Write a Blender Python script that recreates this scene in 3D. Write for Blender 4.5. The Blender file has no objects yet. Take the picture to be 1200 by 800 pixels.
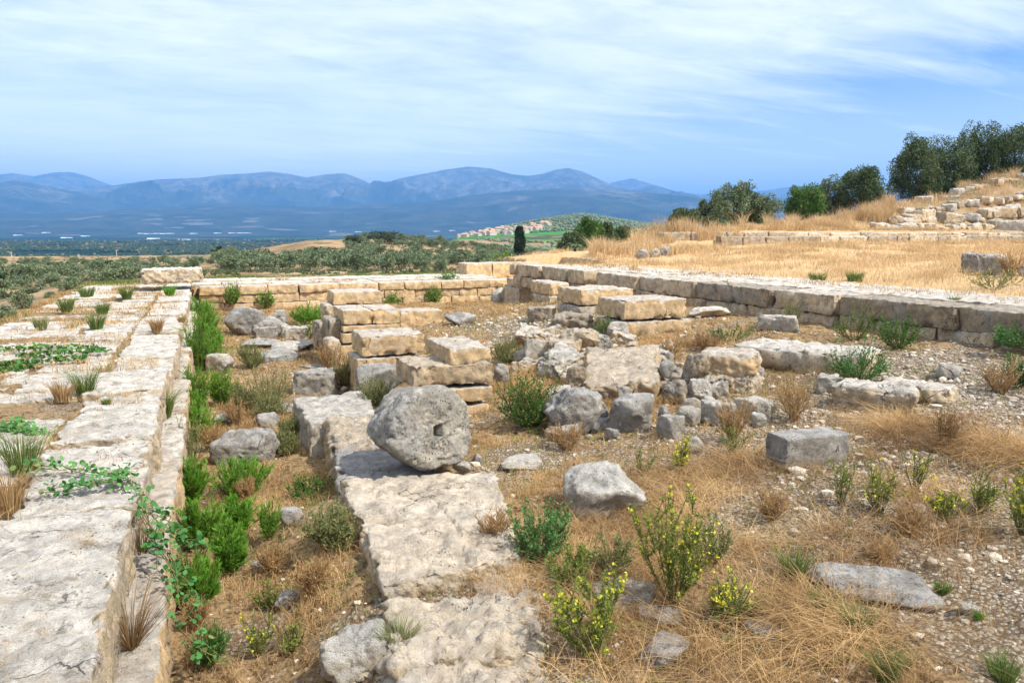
import bpy, bmesh, math, random
import numpy as np
rad = math.radians
# ------------------------------------------------------------------ camera model (metres; Y runs along the west wall, X along the north wall)
H, F, HZ = 3.2, 900.0, 270.0
pitch = math.atan((400 - HZ) / F)
yaw = math.atan(360 * math.cos(pitch) / F)
FW = np.array([math.sin(yaw) * math.cos(pitch), math.cos(yaw) * math.cos(pitch), -math.sin(pitch)])
RT = np.array([math.cos(yaw), -math.sin(yaw), 0.0])
UP = np.cross(RT, FW)
CAM = np.array([0, 0, H])

def ray(px, py): return FW + RT * (px - 600) / F - UP * (py - 400) / F
def onY(px, py, Y):
    d = ray(px, py); return CAM + d * (Y / d[1])
def onX(px, py, X):
    d = ray(px, py); return CAM + d * (X / d[0])
def onD(px, py, D):
    return CAM + ray(px, py) * D
def px_az(px):
    d = ray(px, 270); return math.atan2(d[0], d[1])

# ------------------------------------------------------------------ noise
def _h(ix, iy, iz, s):
    n = (ix * 374761393 + iy * 668265263 + iz * 1274126177 + s * 974634777) & 0xffffffff
    n = ((n ^ (n >> 13)) * 1274126177) & 0xffffffff
    n = ((n ^ (n >> 16)) * 2246822519) & 0xffffffff
    return ((n ^ (n >> 15)) & 0xffffff) / float(0xffffff)
def vnoise(p, s=0):
    p = np.asarray(p, dtype=np.float64)
    i = np.floor(p).astype(np.int64); f = p - i
    u = f * f * f * (f * (f * 6 - 15) + 10)
    r = 0
    for a in (0, 1):
        wa = u[:, 0] if a else 1 - u[:, 0]
        for b in (0, 1):
            wb = u[:, 1] if b else 1 - u[:, 1]
            for c in (0, 1):
                wc = u[:, 2] if c else 1 - u[:, 2]
                r = r + wa * wb * wc * _h(i[:, 0] + a, i[:, 1] + b, i[:, 2] + c, s)
    return r * 2 - 1
def fbm(p, o=4, s=0, g=0.5):
    p = np.asarray(p, dtype=np.float64); a = 1.0; t = 0; n = 0
    for k in range(o):
        t = t + a * vnoise(p * (2.03 ** k) + 17.3 * k, s + k); n += a; a *= g
    return t / n * 1.6
def fbm2(x, y, sc, o=4, s=0, g=0.5):
    p = np.stack([np.ravel(x) * sc, np.ravel(y) * sc, np.full(np.size(x), 0.37)], 1)
    return fbm(p, o, s, g).reshape(np.shape(x))
def sm(x, a, b):
    t = np.clip((np.asarray(x, dtype=np.float64) - a) / (b - a), 0, 1); return t * t * (3 - 2 * t)

# ------------------------------------------------------------------ terrain height
COLS = [  # photo column, [(range m, photo row)] of the ground beyond the ruins
 (-900, [(36, 345), (60, 352), (100, 342), (150, 332), (220, 320), (350, 307), (500, 302)]),
 (0,   [(36, 356), (60, 352), (100, 342), (150, 332), (220, 320), (350, 308), (500, 303)]),
 (165, [(36, 331), (60, 334), (100, 330), (150, 324), (220, 316), (350, 306), (500, 302)]),
 (240, [(36, 325), (60, 328), (100, 327), (150, 321), (220, 313), (350, 303), (500, 301)]),
 (300, [(36, 323), (60, 327), (100, 326), (150, 318), (220, 307), (350, 292), (500, 294)]),
 (360, [(36, 323), (60, 326), (100, 325), (150, 316), (220, 301), (350, 282), (500, 285)]),
 (430, [(36, 322), (60, 326), (100, 325), (150, 315), (220, 298), (350, 279), (500, 283)]),
 (520, [(36, 320), (60, 325), (100, 324), (150, 315), (220, 300), (350, 284), (500, 286)]),
 (600, [(36, 318), (60, 321), (100, 322), (150, 316), (220, 307), (350, 297), (500, 294)]),
 (680, [(36, 316), (60, 320), (100, 320), (150, 315), (220, 309), (350, 300), (500, 295)]),
 (1500, [(36, 316), (60, 320), (100, 320), (150, 315), (220, 309), (350, 300), (500, 295)])]
LR = np.log(np.array([36, 60, 100, 150, 220, 350, 500.0]))
C_AZ, C_Z = [], []
for px, kn in COLS:
    zs = []
    for r, py in kn:
        d = ray(px, py); zs.append(H + r * d[2] / math.hypot(d[0], d[1]))
    C_AZ.append(px_az(px)); C_Z.append(zs)
C_AZ = np.array(C_AZ); C_Z = np.array(C_Z)
PLAIN = -45.0
def low_table(az, r):
    ia = np.clip(np.searchsorted(C_AZ, az) - 1, 0, len(C_AZ) - 2)
    ta = np.clip((az - C_AZ[ia]) / (C_AZ[ia + 1] - C_AZ[ia]), 0, 1)
    lr = np.log(np.clip(r, 36, 500))
    ir = np.clip(np.searchsorted(LR, lr) - 1, 0, len(LR) - 2)
    tr = np.clip((lr - LR[ir]) / (LR[ir + 1] - LR[ir]), 0, 1)
    return (C_Z[ia, ir] * (1 - ta) * (1 - tr) + C_Z[ia + 1, ir] * ta * (1 - tr) + C_Z[ia, ir + 1] * (1 - ta) * tr + C_Z[ia + 1, ir + 1] * ta * tr)
def crest(az, pts, r):
    xs = np.array([px_az(p) for p, _ in pts]); sl = []
    for p, y in pts:
        d = ray(p, y); sl.append(d[2] / math.hypot(d[0], d[1]))
    return H + r * np.interp(az, xs, np.array(sl))
HILL = [(-900, 304), (660, 304), (690, 300), (725, 285), (760, 277), (870, 266), (930, 263), (1000, 252), (1040, 239), (1100, 231), (1160, 216), (1200, 207), (1300, 192), (1500, 175), (2500, 120)]
MID = [(-900, 292), (470, 292), (520, 282), (560, 272), (600, 264), (640, 257), (665, 253), (685, 251), (720, 256), (760, 262), (830, 270), (1500, 275)]
FOOT = [(-900, 250), (0, 247), (100, 248), (180, 243), (250, 238), (300, 239), (360, 243), (420, 240), (500, 237), (550, 229), (600, 224), (640, 221), (700, 221), (760, 226), (810, 230), (860, 238), (1500, 240)]
MAIN = [(-900, 216), (-200, 210), (0, 222), (100, 222), (140, 217), (165, 213), (190, 210), (218, 209), (240, 208), (262, 205), (290, 204), (318, 201), (340, 204), (362, 208), (385, 204), (405, 203), (420, 208), (438, 217), (452, 214), (470, 209), (500, 203), (525, 198), (550, 195), (575, 197), (600, 204), (618, 206), (635, 204), (650, 199), (665, 197), (682, 201), (700, 209), (720, 218), (745, 222), (765, 216), (790, 224), (830, 233), (860, 236), (890, 232), (1500, 232)]
LEFT = [(-900, 210), (-60, 216), (0, 215), (25, 211), (50, 216), (90, 224), (130, 233), (170, 243), (230, 256), (1500, 275)]
BACK = [(-900, 206), (-80, 214), (0, 206), (20, 203), (45, 207), (65, 203), (88, 202), (105, 206), (128, 215), (150, 222), (300, 240), (690, 235), (715, 214), (740, 209), (757, 214), (785, 224), (820, 228), (860, 226), (895, 223), (930, 218), (960, 219), (1000, 224), (1500, 222)]

def terrain(X, Y, fine=True):
    X = np.asarray(X, dtype=np.float64); Y = np.asarray(Y, dtype=np.float64)
    r = np.hypot(X, Y); az = np.arctan2(X, Y)
    # --- courtyard
    xb = 1.45 + 1.5 * sm(Y, 9.5, 13.0) - 0.25 * sm(Y, 4, 6.5)
    up = 0.42 + 0.78 * np.clip((X - 3.0) / 9.5, 0, 1.1)
    up = up * (1 - 0.93 * sm(Y, 21, 29))
    court = up * sm(X - xb, -0.1 - 0.95 * (1 - sm(Y, 7.5, 10)), 0.9)
    court = court + 0.17 * np.exp(-((X - 1.0) / 0.55) ** 2) * (1 - sm(Y, 7.6, 9.2))
    court = court + 0.32 * np.exp(-(((X - 6.0) / 1.9) ** 2 + ((Y - 13.2) / 2.0) ** 2)) + 0.25 * np.exp(-(((X - 7.3) / 1.6) ** 2 + ((Y - 17) / 2.2) ** 2))
    court = court + 0.10 * sm(Y, 24, 31) * (X < 9)
    # --- platforms
    plat = 0.93 + 0 * X
    z = np.where(X < -0.85, plat, court + (plat - court) * sm(-X, 0.72, 0.85))
    inner = np.maximum(sm(Y, 32.7, 33.0) * (X > -5), 1.0 * ((X > 12.0) & (Y > 29.0)))
    z = z * (1 - inner) + 0.90 * inner
    # --- terrace to the east
    xt = 12.55 - 0.055 * (Y - 8.5)
    ter = 1.76 + 0.50 * np.clip((X - 17) / 13, 0, 1) + 0.16 * sm(Y, 26, 34) * sm(X, 15, 18)
    te = sm(X - xt, 0.35, 0.6) * (1 - sm(Y - np.interp(X, [11, 16.5, 19], [29.2, 30.0, 60]), 0, .5))
    z = z * (1 - te) + ter * te
    # --- hillside above the stepped walls
    up1 = (0.34 * sm(Y, 36.3, 36.5) + 0.40 * sm(Y, 38.25, 38.45)) * sm(az, px_az(725), px_az(800))
    base = ter + up1
    cz = crest(az, HILL, np.clip(46 / np.maximum(np.cos(az), 0.15), 46, 120))
    hill = base + np.where(az > px_az(800), np.maximum(cz - base, 0), cz - base) * sm(Y, 39.2, 46.0) * sm(X, 17, 19)
    z = np.where((Y > 36) & (X > 15), hill, z)
    # --- drop to the low country west and north
    low = low_table(az, np.maximum(r, 36)) + 0.5 * fbm2(X, Y, 0.08, 3, 5) * sm(r, 40, 80)
    w1 = sm(-X, 4.75, 9.0)
    near_low = 0.75 - 0.32 * np.clip(-X - 4.75, 0, 60)
    lowl = np.where(r < 60, np.maximum(near_low, low), low)
    z = z * (1 - w1) + lowl * w1
    edge = np.interp(X, [-5, 11, 16, 19, 24, 30, 45, 60, 90, 150], [36.8, 37.2, 38.5, 41, 45, 48, 51, 53, 56, 70])
    w2 = sm(Y - edge, 0.0, 6.0 + 0.12 * np.abs(X))
    z = z * (1 - w2) + np.minimum(low, z + 50) * w2
    # --- far country
    w3 = sm(r, 500, 1150)
    pl = np.full_like(r, PLAIN)
    cm = crest(az, MID, 2200.0)
    winm = sm(az, px_az(470), px_az(545))
    base_m = crest(az, [(-900, 288), (1500, 286)], 900.0)
    zmid = base_m + (cm - base_m) * sm(r, 950, 2200)
    zmid = zmid * (1 - sm(r, 2200, 3400)) + PLAIN * sm(r, 2200, 3400)
    zmid = zmid + 2.5 * fbm2(X, Y, 1 / 260.0, 4, 9) * sm(r, 800, 1500)
    pl = pl * (1 - winm) + np.maximum(zmid, PLAIN) * winm
    z = z * (1 - w3) + pl * w3
    far = r > 6000
    if np.any(far):
        xf, yf, rf, af = X[far], Y[far], r[far], az[far]
        rg = 1 - np.abs(fbm2(xf, yf, 1 / 1700.0, 6, 21, .55)) * 2
        nz = fbm2(xf, yf, 1 / 1500.0, 6, 33, .58)
        zf = np.full_like(rf, PLAIN)
        def layer(pts, rc, r0, amp, jit):
            c = crest(af, pts, rc)
            t = np.clip((rf - r0) / (rc - r0), 0, 1)
            up_ = t ** 1.25 * (1 - sm(rf, rc, rc * 1.25) * 0.7)
            body = PLAIN + (c - PLAIN) * up_
            k = np.clip(1 - np.abs(t - 0.5) / 0.48, 0, 1) * (t < 1)
            return body + (rg * amp + nz * amp * 0.6) * k * np.clip((c - PLAIN) / 800, 0.1, 1.3) + nz * jit * t
        zf = np.maximum(zf, layer(FOOT, 11500., 7600., 110, 10))
        zf = np.maximum(zf, layer(LEFT, 14500., 11800., 130, 12))
        zf = np.maximum(zf, layer(MAIN, 17500., 12300., 330, 16))
        zf = np.maximum(zf, layer(BACK, 23000., 19000., 180, 14))
        z[far] = z[far] * (1 - sm(rf, 6000, 7600)) + zf * sm(rf, 6000, 7600)
    if fine:
        n = r < 120
        if np.any(n):
            xn, yn = X[n], Y[n]
            a = 0.05 * fbm2(xn, yn, 0.9, 3, 3) + 0.035 * fbm2(xn, yn, 5.0, 3, 4)
            z[n] = z[n] + a * (1 - 0.5 * sm(-xn, 0.7, 0.9) * (r[n] < 40))
    return z
def gz(x, y): return float(terrain(np.array([float(x)]), np.array([float(y)]))[0])
def ground_at(px, py, tmax=400):
    d = ray(px, py); t = np.concatenate([np.linspace(3, 60, 3000), np.geomspace(60, tmax, 2500)[1:]])
    P = CAM + t[:, None] * d
    g = terrain(P[:, 0], P[:, 1]); below = np.nonzero(P[:, 2] < g)[0]
    k = below[0] if len(below) else len(t) - 1
    return np.array([P[k, 0], P[k, 1], g[k]]), t[k]

# ------------------------------------------------------------------ scene, object helpers
sc = bpy.context.scene
COL = sc.collection
rs = np.random.RandomState(7)

def mesh_np(name, verts, faces, smooth=True):
    verts = np.asarray(verts, dtype=np.float32)
    me = bpy.data.meshes.new(name)
    faces = [np.asarray(f, dtype=np.int32) for f in (faces if isinstance(faces, list) else [faces]) if len(f)]
    nl = sum(f.size for f in faces); nf = sum(len(f) for f in faces)
    me.vertices.add(len(verts)); me.vertices.foreach_set('co', verts.ravel())
    me.loops.add(nl); me.loops.foreach_set('vertex_index', np.concatenate([f.ravel() for f in faces]))
    me.polygons.add(nf)
    tot = np.concatenate([np.full(len(f), f.shape[1], dtype=np.int32) for f in faces])
    st = np.concatenate([[0], np.cumsum(tot)[:-1]]).astype(np.int32)
    me.polygons.foreach_set('loop_start', st); me.polygons.foreach_set('loop_total', tot)
    me.polygons.foreach_set('use_smooth', np.full(nf, smooth, dtype=bool))
    me.update(calc_edges=True)
    return me
def link(name, me, mat=None, parent=None, loc=(0, 0, 0), rot=(0, 0, 0)):
    o = bpy.data.objects.new(name, me); COL.objects.link(o)
    o.location = loc; o.rotation_euler = rot
    if mat is not None and me is not None and not me.materials: me.materials.append(mat)
    if parent is not None: o.parent = parent
    return o
def tag(o, label=None, cat=None, group=None, kind=None):
    if label: o['label'] = label
    if cat: o['category'] = cat
    if group: o['group'] = group
    if kind: o['kind'] = kind
    return o
def empty(name, loc, label, cat, group=None, rz=0):
    o = bpy.data.objects.new(name, None); COL.objects.link(o)
    o.empty_display_size = 0.2
    o.location = loc; o.rotation_euler = (0, 0, rz)
    return tag(o, label, cat, group)

# ------------------------------------------------------------------ materials
class NT:
    def __init__(s, name):
        s.m = bpy.data.materials.new(name); s.m.use_nodes = True
        s.t = s.m.node_tree; s.t.nodes.clear()
        s.out = s.t.nodes.new('ShaderNodeOutputMaterial')
    def n(s, typ, ins=None, **kw):
        nd = s.t.nodes.new(typ)
        for k, v in kw.items(): setattr(nd, k, v)
        for k, v in (ins or {}).items():
            if isinstance(v, bpy.types.NodeSocket): s.t.links.new(v, nd.inputs[k])
            else: nd.inputs[k].default_value = v
        return nd
    def noise(s, vec, scale, detail=4, rough=0.55, dist=0.0):
        return s.n('ShaderNodeTexNoise', {'Vector': vec, 'Scale': scale, 'Detail': detail, 'Roughness': rough, 'Distortion': dist}).outputs[0]
    def rng(s, v, a, b, c=0.0, d=1.0, mode='SMOOTHSTEP'):
        return s.n('ShaderNodeMapRange', {0: v, 1: a, 2: b, 3: c, 4: d}, interpolation_type=mode).outputs[0]
    def mix(s, f, a, b, bt='MIX'):
        nd = s.n('ShaderNodeMix', data_type='RGBA', blend_type=bt)
        for k, v in ((0, f), (6, a), (7, b)):
            if isinstance(v, bpy.types.NodeSocket): s.t.links.new(v, nd.inputs[k])
            elif k == 0: nd.inputs[0].default_value = v
            else: nd.inputs[k].default_value = (*v, 1) if len(v) == 3 else v
        return nd.outputs[2]
    def math(s, op, a, b=0.0):
        return s.n('ShaderNodeMath', {0: a, 1: b}, operation=op).outputs[0]
    def bump(s, h, dist, strength=1.0, nrm=None):
        i = {'Height': h, 'Distance': dist, 'Strength': strength}
        if nrm is not None: i['Normal'] = nrm
        return s.n('ShaderNodeBump', i).outputs[0]
    def surf(s, col, rough=0.9, nrm=None, spec=0.2):
        i = {'Base Color': col if isinstance(col, bpy.types.NodeSocket) else (*col, 1), 'Roughness': rough, 'Specular IOR Level': spec}
        if nrm is not None: i['Normal'] = nrm
        b = s.n('ShaderNodeBsdfPrincipled', i)
        s.t.links.new(b.outputs[0], s.out.inputs[0]); return s.m

def stone(name, side, top, topamt=0.85, dark=0.35, darkc=(0.10, 0.095, 0.085), lichen=0.25, sideGrey=0.35, bump=1.0, pale=0.3, dirt=1.0, blot=0.35):
    t = NT(name)
    tc = t.n('ShaderNodeTexCoord'); oi = t.n('ShaderNodeObjectInfo')
    off = t.n('ShaderNodeVectorMath', {0: tc.outputs['Object']}, operation='ADD')
    t.t.links.new(t.n('ShaderNodeVectorMath', {0: oi.outputs['Random'], 1: (57.0, 31.0, 83.0)}, operation='MULTIPLY').outputs[0], off.inputs[1])
    v = off.outputs[0]
    geo = t.n('ShaderNodeNewGeometry')
    nz = t.n('ShaderNodeSeparateXYZ', {0: geo.outputs['Normal']}).outputs[2]
    big = t.noise(v, 1.7, 5, 0.6, 0.3); mid = t.noise(v, 6.0, 6, 0.62); fin = t.noise(v, 34.0, 6, 0.65); mic = t.noise(v, 120.0, 3, 0.6)
    cream = t.mix(t.rng(mid, 0.3, 0.7), tuple(c * 0.68 for c in side), tuple(min(1, c * 1.22) for c in side))
    cream = t.mix(t.rng(big, 0.46, 0.66, 0, sideGrey), cream, tuple(0.8 * c for c in top))
    grey = t.mix(t.rng(mid, 0.3, 0.72), tuple(c * 0.72 for c in top), tuple(min(1, c * 1.28) for c in top))
    grey = t.mix(t.rng(t.noise(v, 3.1, 5, 0.65, 0.4), 0.52, 0.7, 0, pale), grey, tuple(min(1.0, 0.55 * a + 0.62 * b) for a, b in zip(side, top)))
    tf = t.math('ADD', nz, t.rng(big, 0.2, 0.8, -0.28, 0.28, 'LINEAR'))
    col = t.mix(t.rng(tf, 0.30, 0.75, 0, topamt), cream, grey)
    col = t.mix(t.rng(t.noise(v, 2.6, 7, 0.66, 0.7), 0.50, 0.60, 0, blot), col, tuple(0.34 * a + 0.24 * b for a, b in zip(side, top)))
    # black lichen crust and pits
    dk = t.math('MULTIPLY', t.rng(t.noise(v, 4.3, 7, 0.68, 0.5), 0.50, 0.66), t.rng(fin, 0.42, 0.6))
    col = t.mix(t.math('MULTIPLY', dk, dark), col, darkc)
    spk = t.n('ShaderNodeTexVoronoi', {'Vector': v, 'Scale': 26.0, 'Randomness': 1.0})
    sp = t.math('MULTIPLY', t.rng(spk.outputs[0], 0.16, 0.30, 1, 0), t.rng(t.noise(v, 2.7, 3), 0.50, 0.62))
    col = t.mix(t.math('MULTIPLY', sp, min(1, dark * 1.3)), col, darkc)
    wsp = t.math('MULTIPLY', t.rng(t.noise(v, 17.0, 5, 0.7), 0.60, 0.68), 0.55)
    col = t.mix(wsp, col, (0.66, 0.64, 0.60))
    lk = t.math('MULTIPLY', t.rng(t.noise(v, 3.7, 5, 0.7, 1.0), 0.64, 0.70), t.rng(fin, 0.40, 0.55))
    col = t.mix(t.math('MULTIPLY', lk, lichen), col, (0.48, 0.22, 0.045))
    rel = t.noise(v, 7.5, 9, 0.72, 0.35)
    pit = t.noise(v, 50.0, 6, 0.74)
    col = t.mix(t.math('MULTIPLY', t.rng(rel, 0.34, 0.44, 1, 0), 0.5 * dirt), col, tuple(0.36 * c for c in side))
    col = t.mix(t.math('MULTIPLY', t.rng(pit, 0.34, 0.42, 1, 0), 0.75 * dirt), col, tuple(0.30 * c for c in side))
    col = t.mix(t.rng(rel, 0.54, 0.68, 0, 0.35), col, (0.74, 0.70, 0.63))
    dv = t.n('ShaderNodeVectorMath', {0: v}, operation='ADD'); t.t.links.new(t.n('ShaderNodeVectorMath', {0: t.n('ShaderNodeTexNoise', {'Vector': v, 'Scale': 3.0, 'Detail': 5}).outputs[1], 1: (.45, .45, .45)}, operation='MULTIPLY').outputs[0], dv.inputs[1])
    ce = t.n('ShaderNodeTexVoronoi', {'Vector': dv.outputs[0], 'Scale': 2.1}, feature='DISTANCE_TO_EDGE').outputs[0]
    ck = t.math('MULTIPLY', t.rng(ce, 0.004, 0.022, 1, 0), t.rng(t.noise(v, 1.9, 4), 0.56, 0.63))
    col = t.mix(t.math('MULTIPLY', ck, 0.75), col, (0.07, 0.055, 0.04))
    n1 = t.bump(rel, 0.055 * bump, 0.9)
    n2 = t.bump(pit, 0.030 * bump, 0.9, n1)
    n3 = t.bump(mic, 0.008 * bump, 0.8, n2)
    n4 = t.bump(t.rng(spk.outputs[0], 0.0, 0.25), 0.008 * bump, 0.6, n3)
    n4 = t.bump(ck, -0.03, 0.9, n4)
    return t.surf(col, 0.92, n4, 0.12)

S_ASH = stone('ashlar_stone', (0.72, 0.50, 0.265), (0.55, 0.515, 0.465), 0.85, 0.42, lichen=0.25, sideGrey=0.15)
S_ASH2 = stone('weathered_ashlar', (0.66, 0.50, 0.31), (0.56, 0.525, 0.47), 0.8, 0.85, lichen=0.2, sideGrey=0.3)
S_PLAT = stone('platform_stone', (0.66, 0.51, 0.33), (0.64, 0.60, 0.54), 0.92, 0.7, lichen=0.85, sideGrey=0.4, pale=0.7, dirt=1.2, blot=0.45)
S_GREY = stone('grey_limestone', (0.47, 0.42, 0.35), (0.52, 0.50, 0.47), 0.8, 0.75, (0.075, 0.073, 0.07), lichen=0.12, sideGrey=0.9, bump=1.7, blot=0.55)
S_PALE = stone('pale_limestone', (0.62, 0.54, 0.42), (0.64, 0.61, 0.555), 0.8, 0.5, lichen=0.1, sideGrey=0.6, bump=1.6, blot=0.4)
S_DARK = stone('shaded_weathered_stone', (0.48, 0.36, 0.225), (0.46, 0.42, 0.36), 0.7, 0.95, (0.06, 0.057, 0.05), lichen=0.1, sideGrey=0.8, bump=1.3)  # grey-brown: shade of the terrace wall put into the stone colour, plus dark lichen
S_SLAB = stone('cracked_slab_stone', (0.68, 0.53, 0.35), (0.62, 0.565, 0.49), 0.55, 0.6, lichen=0.3, sideGrey=0.6, pale=0.8)
S_DRUM = stone('drum_limestone', (0.62, 0.55, 0.44), (0.58, 0.56, 0.52), 0.6, 0.95, (0.10, 0.097, 0.092), lichen=0.12, sideGrey=0.7, bump=1.7, blot=0.75)
S_WARM = stone('warm_bedrock', (0.64, 0.47, 0.28), (0.56, 0.50, 0.42), 0.7, 0.55, lichen=0.3, sideGrey=0.3, bump=1.3, pale=0.6)

def leafm(name, c1, c2, clump=1.6, trans=0.25, rough=0.6, dead=0.5):
    t = NT(name)
    geo = t.n('ShaderNodeNewGeometry'); tc = t.n('ShaderNodeTexCoord')
    f = t.math('ADD', t.math('MULTIPLY', geo.outputs['Random Per Island'], 0.5), t.math('MULTIPLY', t.rng(t.noise(tc.outputs['Object'], clump, 3), 0.32, 0.68), 0.5))
    col = t.mix(f, c1, c2)
    wr = t.n('ShaderNodeTexWhiteNoise', {'W': geo.outputs['Random Per Island']}, noise_dimensions='1D').outputs[0]
    if dead: col = t.mix(t.rng(wr, 0.90, 0.93, 0, dead), col, (0.34, 0.23, 0.09))
    p = t.n('ShaderNodeBsdfPrincipled', {'Base Color': col, 'Roughness': rough, 'Specular IOR Level': 0.25})
    tr = t.n('ShaderNodeBsdfTranslucent', {'Color': col})
    mx = t.n('ShaderNodeMixShader', {0: trans, 1: p.outputs[0], 2: tr.outputs[0]})
    t.t.links.new(mx.outputs[0], t.out.inputs[0]); return t.m
L_BRIGHT = leafm('bright_green_leaf', (0.040, 0.15, 0.010), (0.22, 0.47, 0.04))
L_DEEP = leafm('deep_green_leaf', (0.02, 0.085, 0.012), (0.10, 0.26, 0.04))
L_CAPER = leafm('caper_leaf', (0.03, 0.14, 0.03), (0.14, 0.33, 0.09))
L_SAGE = leafm('sage_leaf', (0.14, 0.17, 0.06), (0.32, 0.33, 0.13))
L_WEED = leafm('weed_leaf', (0.08, 0.13, 0.02), (0.30, 0.36, 0.07))
L_FLOWER = leafm('yellow_flower', (0.50, 0.46, 0.03), (0.82, 0.76, 0.10), trans=0.3, dead=0)
L_STEM = leafm('green_stem', (0.12, 0.14, 0.04), (0.26, 0.22, 0.09))
L_DRY = leafm('dry_straw', (0.17, 0.078, 0.024), (0.78, 0.54, 0.26), 0.9, 0.3, 0.7, dead=0)
L_BROWN = leafm('dry_brown_twig', (0.11, 0.065, 0.03), (0.33, 0.20, 0.08), 0.9, 0.2, 0.7, dead=0)
L_TALL = leafm('tall_dry_grass', (0.42, 0.28, 0.13), (0.82, 0.60, 0.34), 0.5, 0.3, 0.7, dead=0)
L_GGRASS = leafm('green_grass', (0.06, 0.12, 0.02), (0.22, 0.29, 0.07), 0.8, 0.3)
L_OLIVE = leafm('olive_leaf', (0.07, 0.115, 0.05), (0.25, 0.31, 0.17), 0.9, 0.15)
L_OAK = leafm('evergreen_leaf', (0.02, 0.05, 0.018), (0.14, 0.20, 0.085), 0.8, 0.15)
L_FRESH = leafm('fresh_tree_leaf', (0.04, 0.10, 0.02), (0.12, 0.24, 0.05), 0.8, 0.2)
L_SCRUB = leafm('scrub_leaf', (0.035, 0.06, 0.025), (0.17, 0.20, 0.10))
L_MASTIC = leafm('mastic_leaf', (0.012, 0.03, 0.01), (0.04, 0.07, 0.02), 0.8, 0.1)
L_CYP = leafm('cypress_leaf', (0.012, 0.03, 0.012), (0.05, 0.075, 0.03), 0.8, 0.05)
_b = NT('bark'); BARK = _b.surf(_b.mix(_b.noise(_b.n('ShaderNodeTexCoord').outputs['Object'], 6, 5), (0.05, 0.04, 0.03), (0.22, 0.18, 0.14)), 0.9)

# ground material: zones come from point attribute 'zone' (R gravel, G straw terrace, B wild slope)
def ground_mat():
    t = NT('dry_earth')
    geo = t.n('ShaderNodeNewGeometry'); v = geo.outputs['Position']
    at = t.n('ShaderNodeAttribute', attribute_name='zone'); zz = t.n('ShaderNodeSeparateColor', {0: at.outputs['Color']})
    n1 = t.noise(v, 0.6, 5, 0.6); n2 = t.noise(v, 3.2, 6, 0.62); n3 = t.noise(v, 22.0, 6, 0.7); n4 = t.noise(v, 90, 4, 0.6)
    soil = t.mix(t.rng(n2, 0.3, 0.7), (0.085, 0.054, 0.030), (0.35, 0.23, 0.125))
    soil = t.mix(t.rng(n3, 0.35, 0.62, 0, 0.75), soil, (0.50, 0.345, 0.175))
    soil = t.mix(t.rng(t.noise(v, 9, 5, 0.7, 0.6), 0.50, 0.62, 0, 0.85), soil, (0.075, 0.045, 0.022))
    vo = t.n('ShaderNodeTexVoronoi', {'Vector': v, 'Scale': 32.0})
    peb = t.mix(t.n('ShaderNodeSeparateColor', {0: vo.outputs['Color']}).outputs[0], (0.24, 0.19, 0.14), (0.60, 0.53, 0.42))
    peb = t.mix(t.rng(vo.outputs[0], 0.42, 0.62), peb, (0.16, 0.115, 0.075))
    gm = t.math('ADD', zz.outputs[0], t.rng(t.noise(v, 1.3, 6, 0.7), 0.25, 0.75, -0.55, 0.50, 'LINEAR'))
    gm = t.rng(gm, 0.12, 0.42)
    col = t.mix(t.math('MULTIPLY', gm, 0.9), soil, peb)
    straw = t.mix(t.rng(n3, 0.3, 0.7), (0.44, 0.29, 0.14), (0.70, 0.49, 0.26))
    straw = t.mix(t.rng(n1, 0.52, 0.72, 0, 0.7), straw, (0.50, 0.43, 0.34))
    col = t.mix(zz.outputs[1], col, straw)
    wild = t.mix(t.rng(t.noise(v, 0.12, 6, 0.65), 0.35, 0.65), (0.25, 0.165, 0.095), (0.45, 0.32, 0.19))
    wild = t.mix(t.rng(t.noise(v, 0.33, 6, 0.7), 0.50, 0.60, 0, 0.8), wild, (0.10, 0.105, 0.05))
    col = t.mix(zz.outputs[2], col, wild)
    h = t.bump(n3, 0.05, 0.9, t.bump(n2, 0.08, 0.6))
    h = t.bump(t.math('MULTIPLY', t.rng(vo.outputs[0], 0.0, 0.7, 1, 0), gm), 0.02, 0.8, h)
    h = t.bump(n4, 0.012, 0.8, h)
    return t.surf(col, 0.95, h, 0.1)
M_GROUND = ground_mat()
def hills_mat():
    t = NT('grove_soil'); v = t.n('ShaderNodeNewGeometry').outputs['Position']
    col = t.mix(t.rng(t.noise(v, 0.05, 6, 0.65), 0.35, 0.65), (0.24, 0.155, 0.085), (0.43, 0.30, 0.17))
    col = t.mix(t.rng(t.noise(v, 0.11, 6, 0.7), 0.48, 0.60, 0, 0.8), col, (0.10, 0.11, 0.05))
    return t.surf(col, 0.95, t.bump(t.noise(v, 0.6, 6, 0.7), 0.6, 0.8), 0.1)
def plain_mat():
    t = NT('orchard_plain'); v = t.n('ShaderNodeNewGeometry').outputs['Position']
    mp = t.n('ShaderNodeMapping', {0: v, 2: (0, 0, 0.35), 3: (1 / 420.0, 1 / 260.0, 0.0)}).outputs[0]
    vo = t.n('ShaderNodeTexVoronoi', {'Vector': mp, 'Scale': 1.0, 'Randomness': 0.9})
    rc = t.n('ShaderNodeSeparateColor', {0: vo.outputs['Color']})
    col = t.mix(rc.outputs[0], (0.003, 0.026, 0.022), (0.009, 0.046, 0.034))
    col = t.mix(t.rng(t.noise(v, 0.02, 6, 0.75), 0.42, 0.6, 0, 0.7), col, (0.004, 0.016, 0.012))
    col = t.mix(t.rng(rc.outputs[1], 0.915, 0.92, 0, 0.9, 'LINEAR'), col, (0.46, 0.35, 0.25))
    col = t.mix(t.rng(rc.outputs[2], 0.93, 0.935, 0, 0.8, 'LINEAR'), col, (0.10, 0.20, 0.07))
    return t.surf(col, 0.95, None, 0.05)
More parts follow.
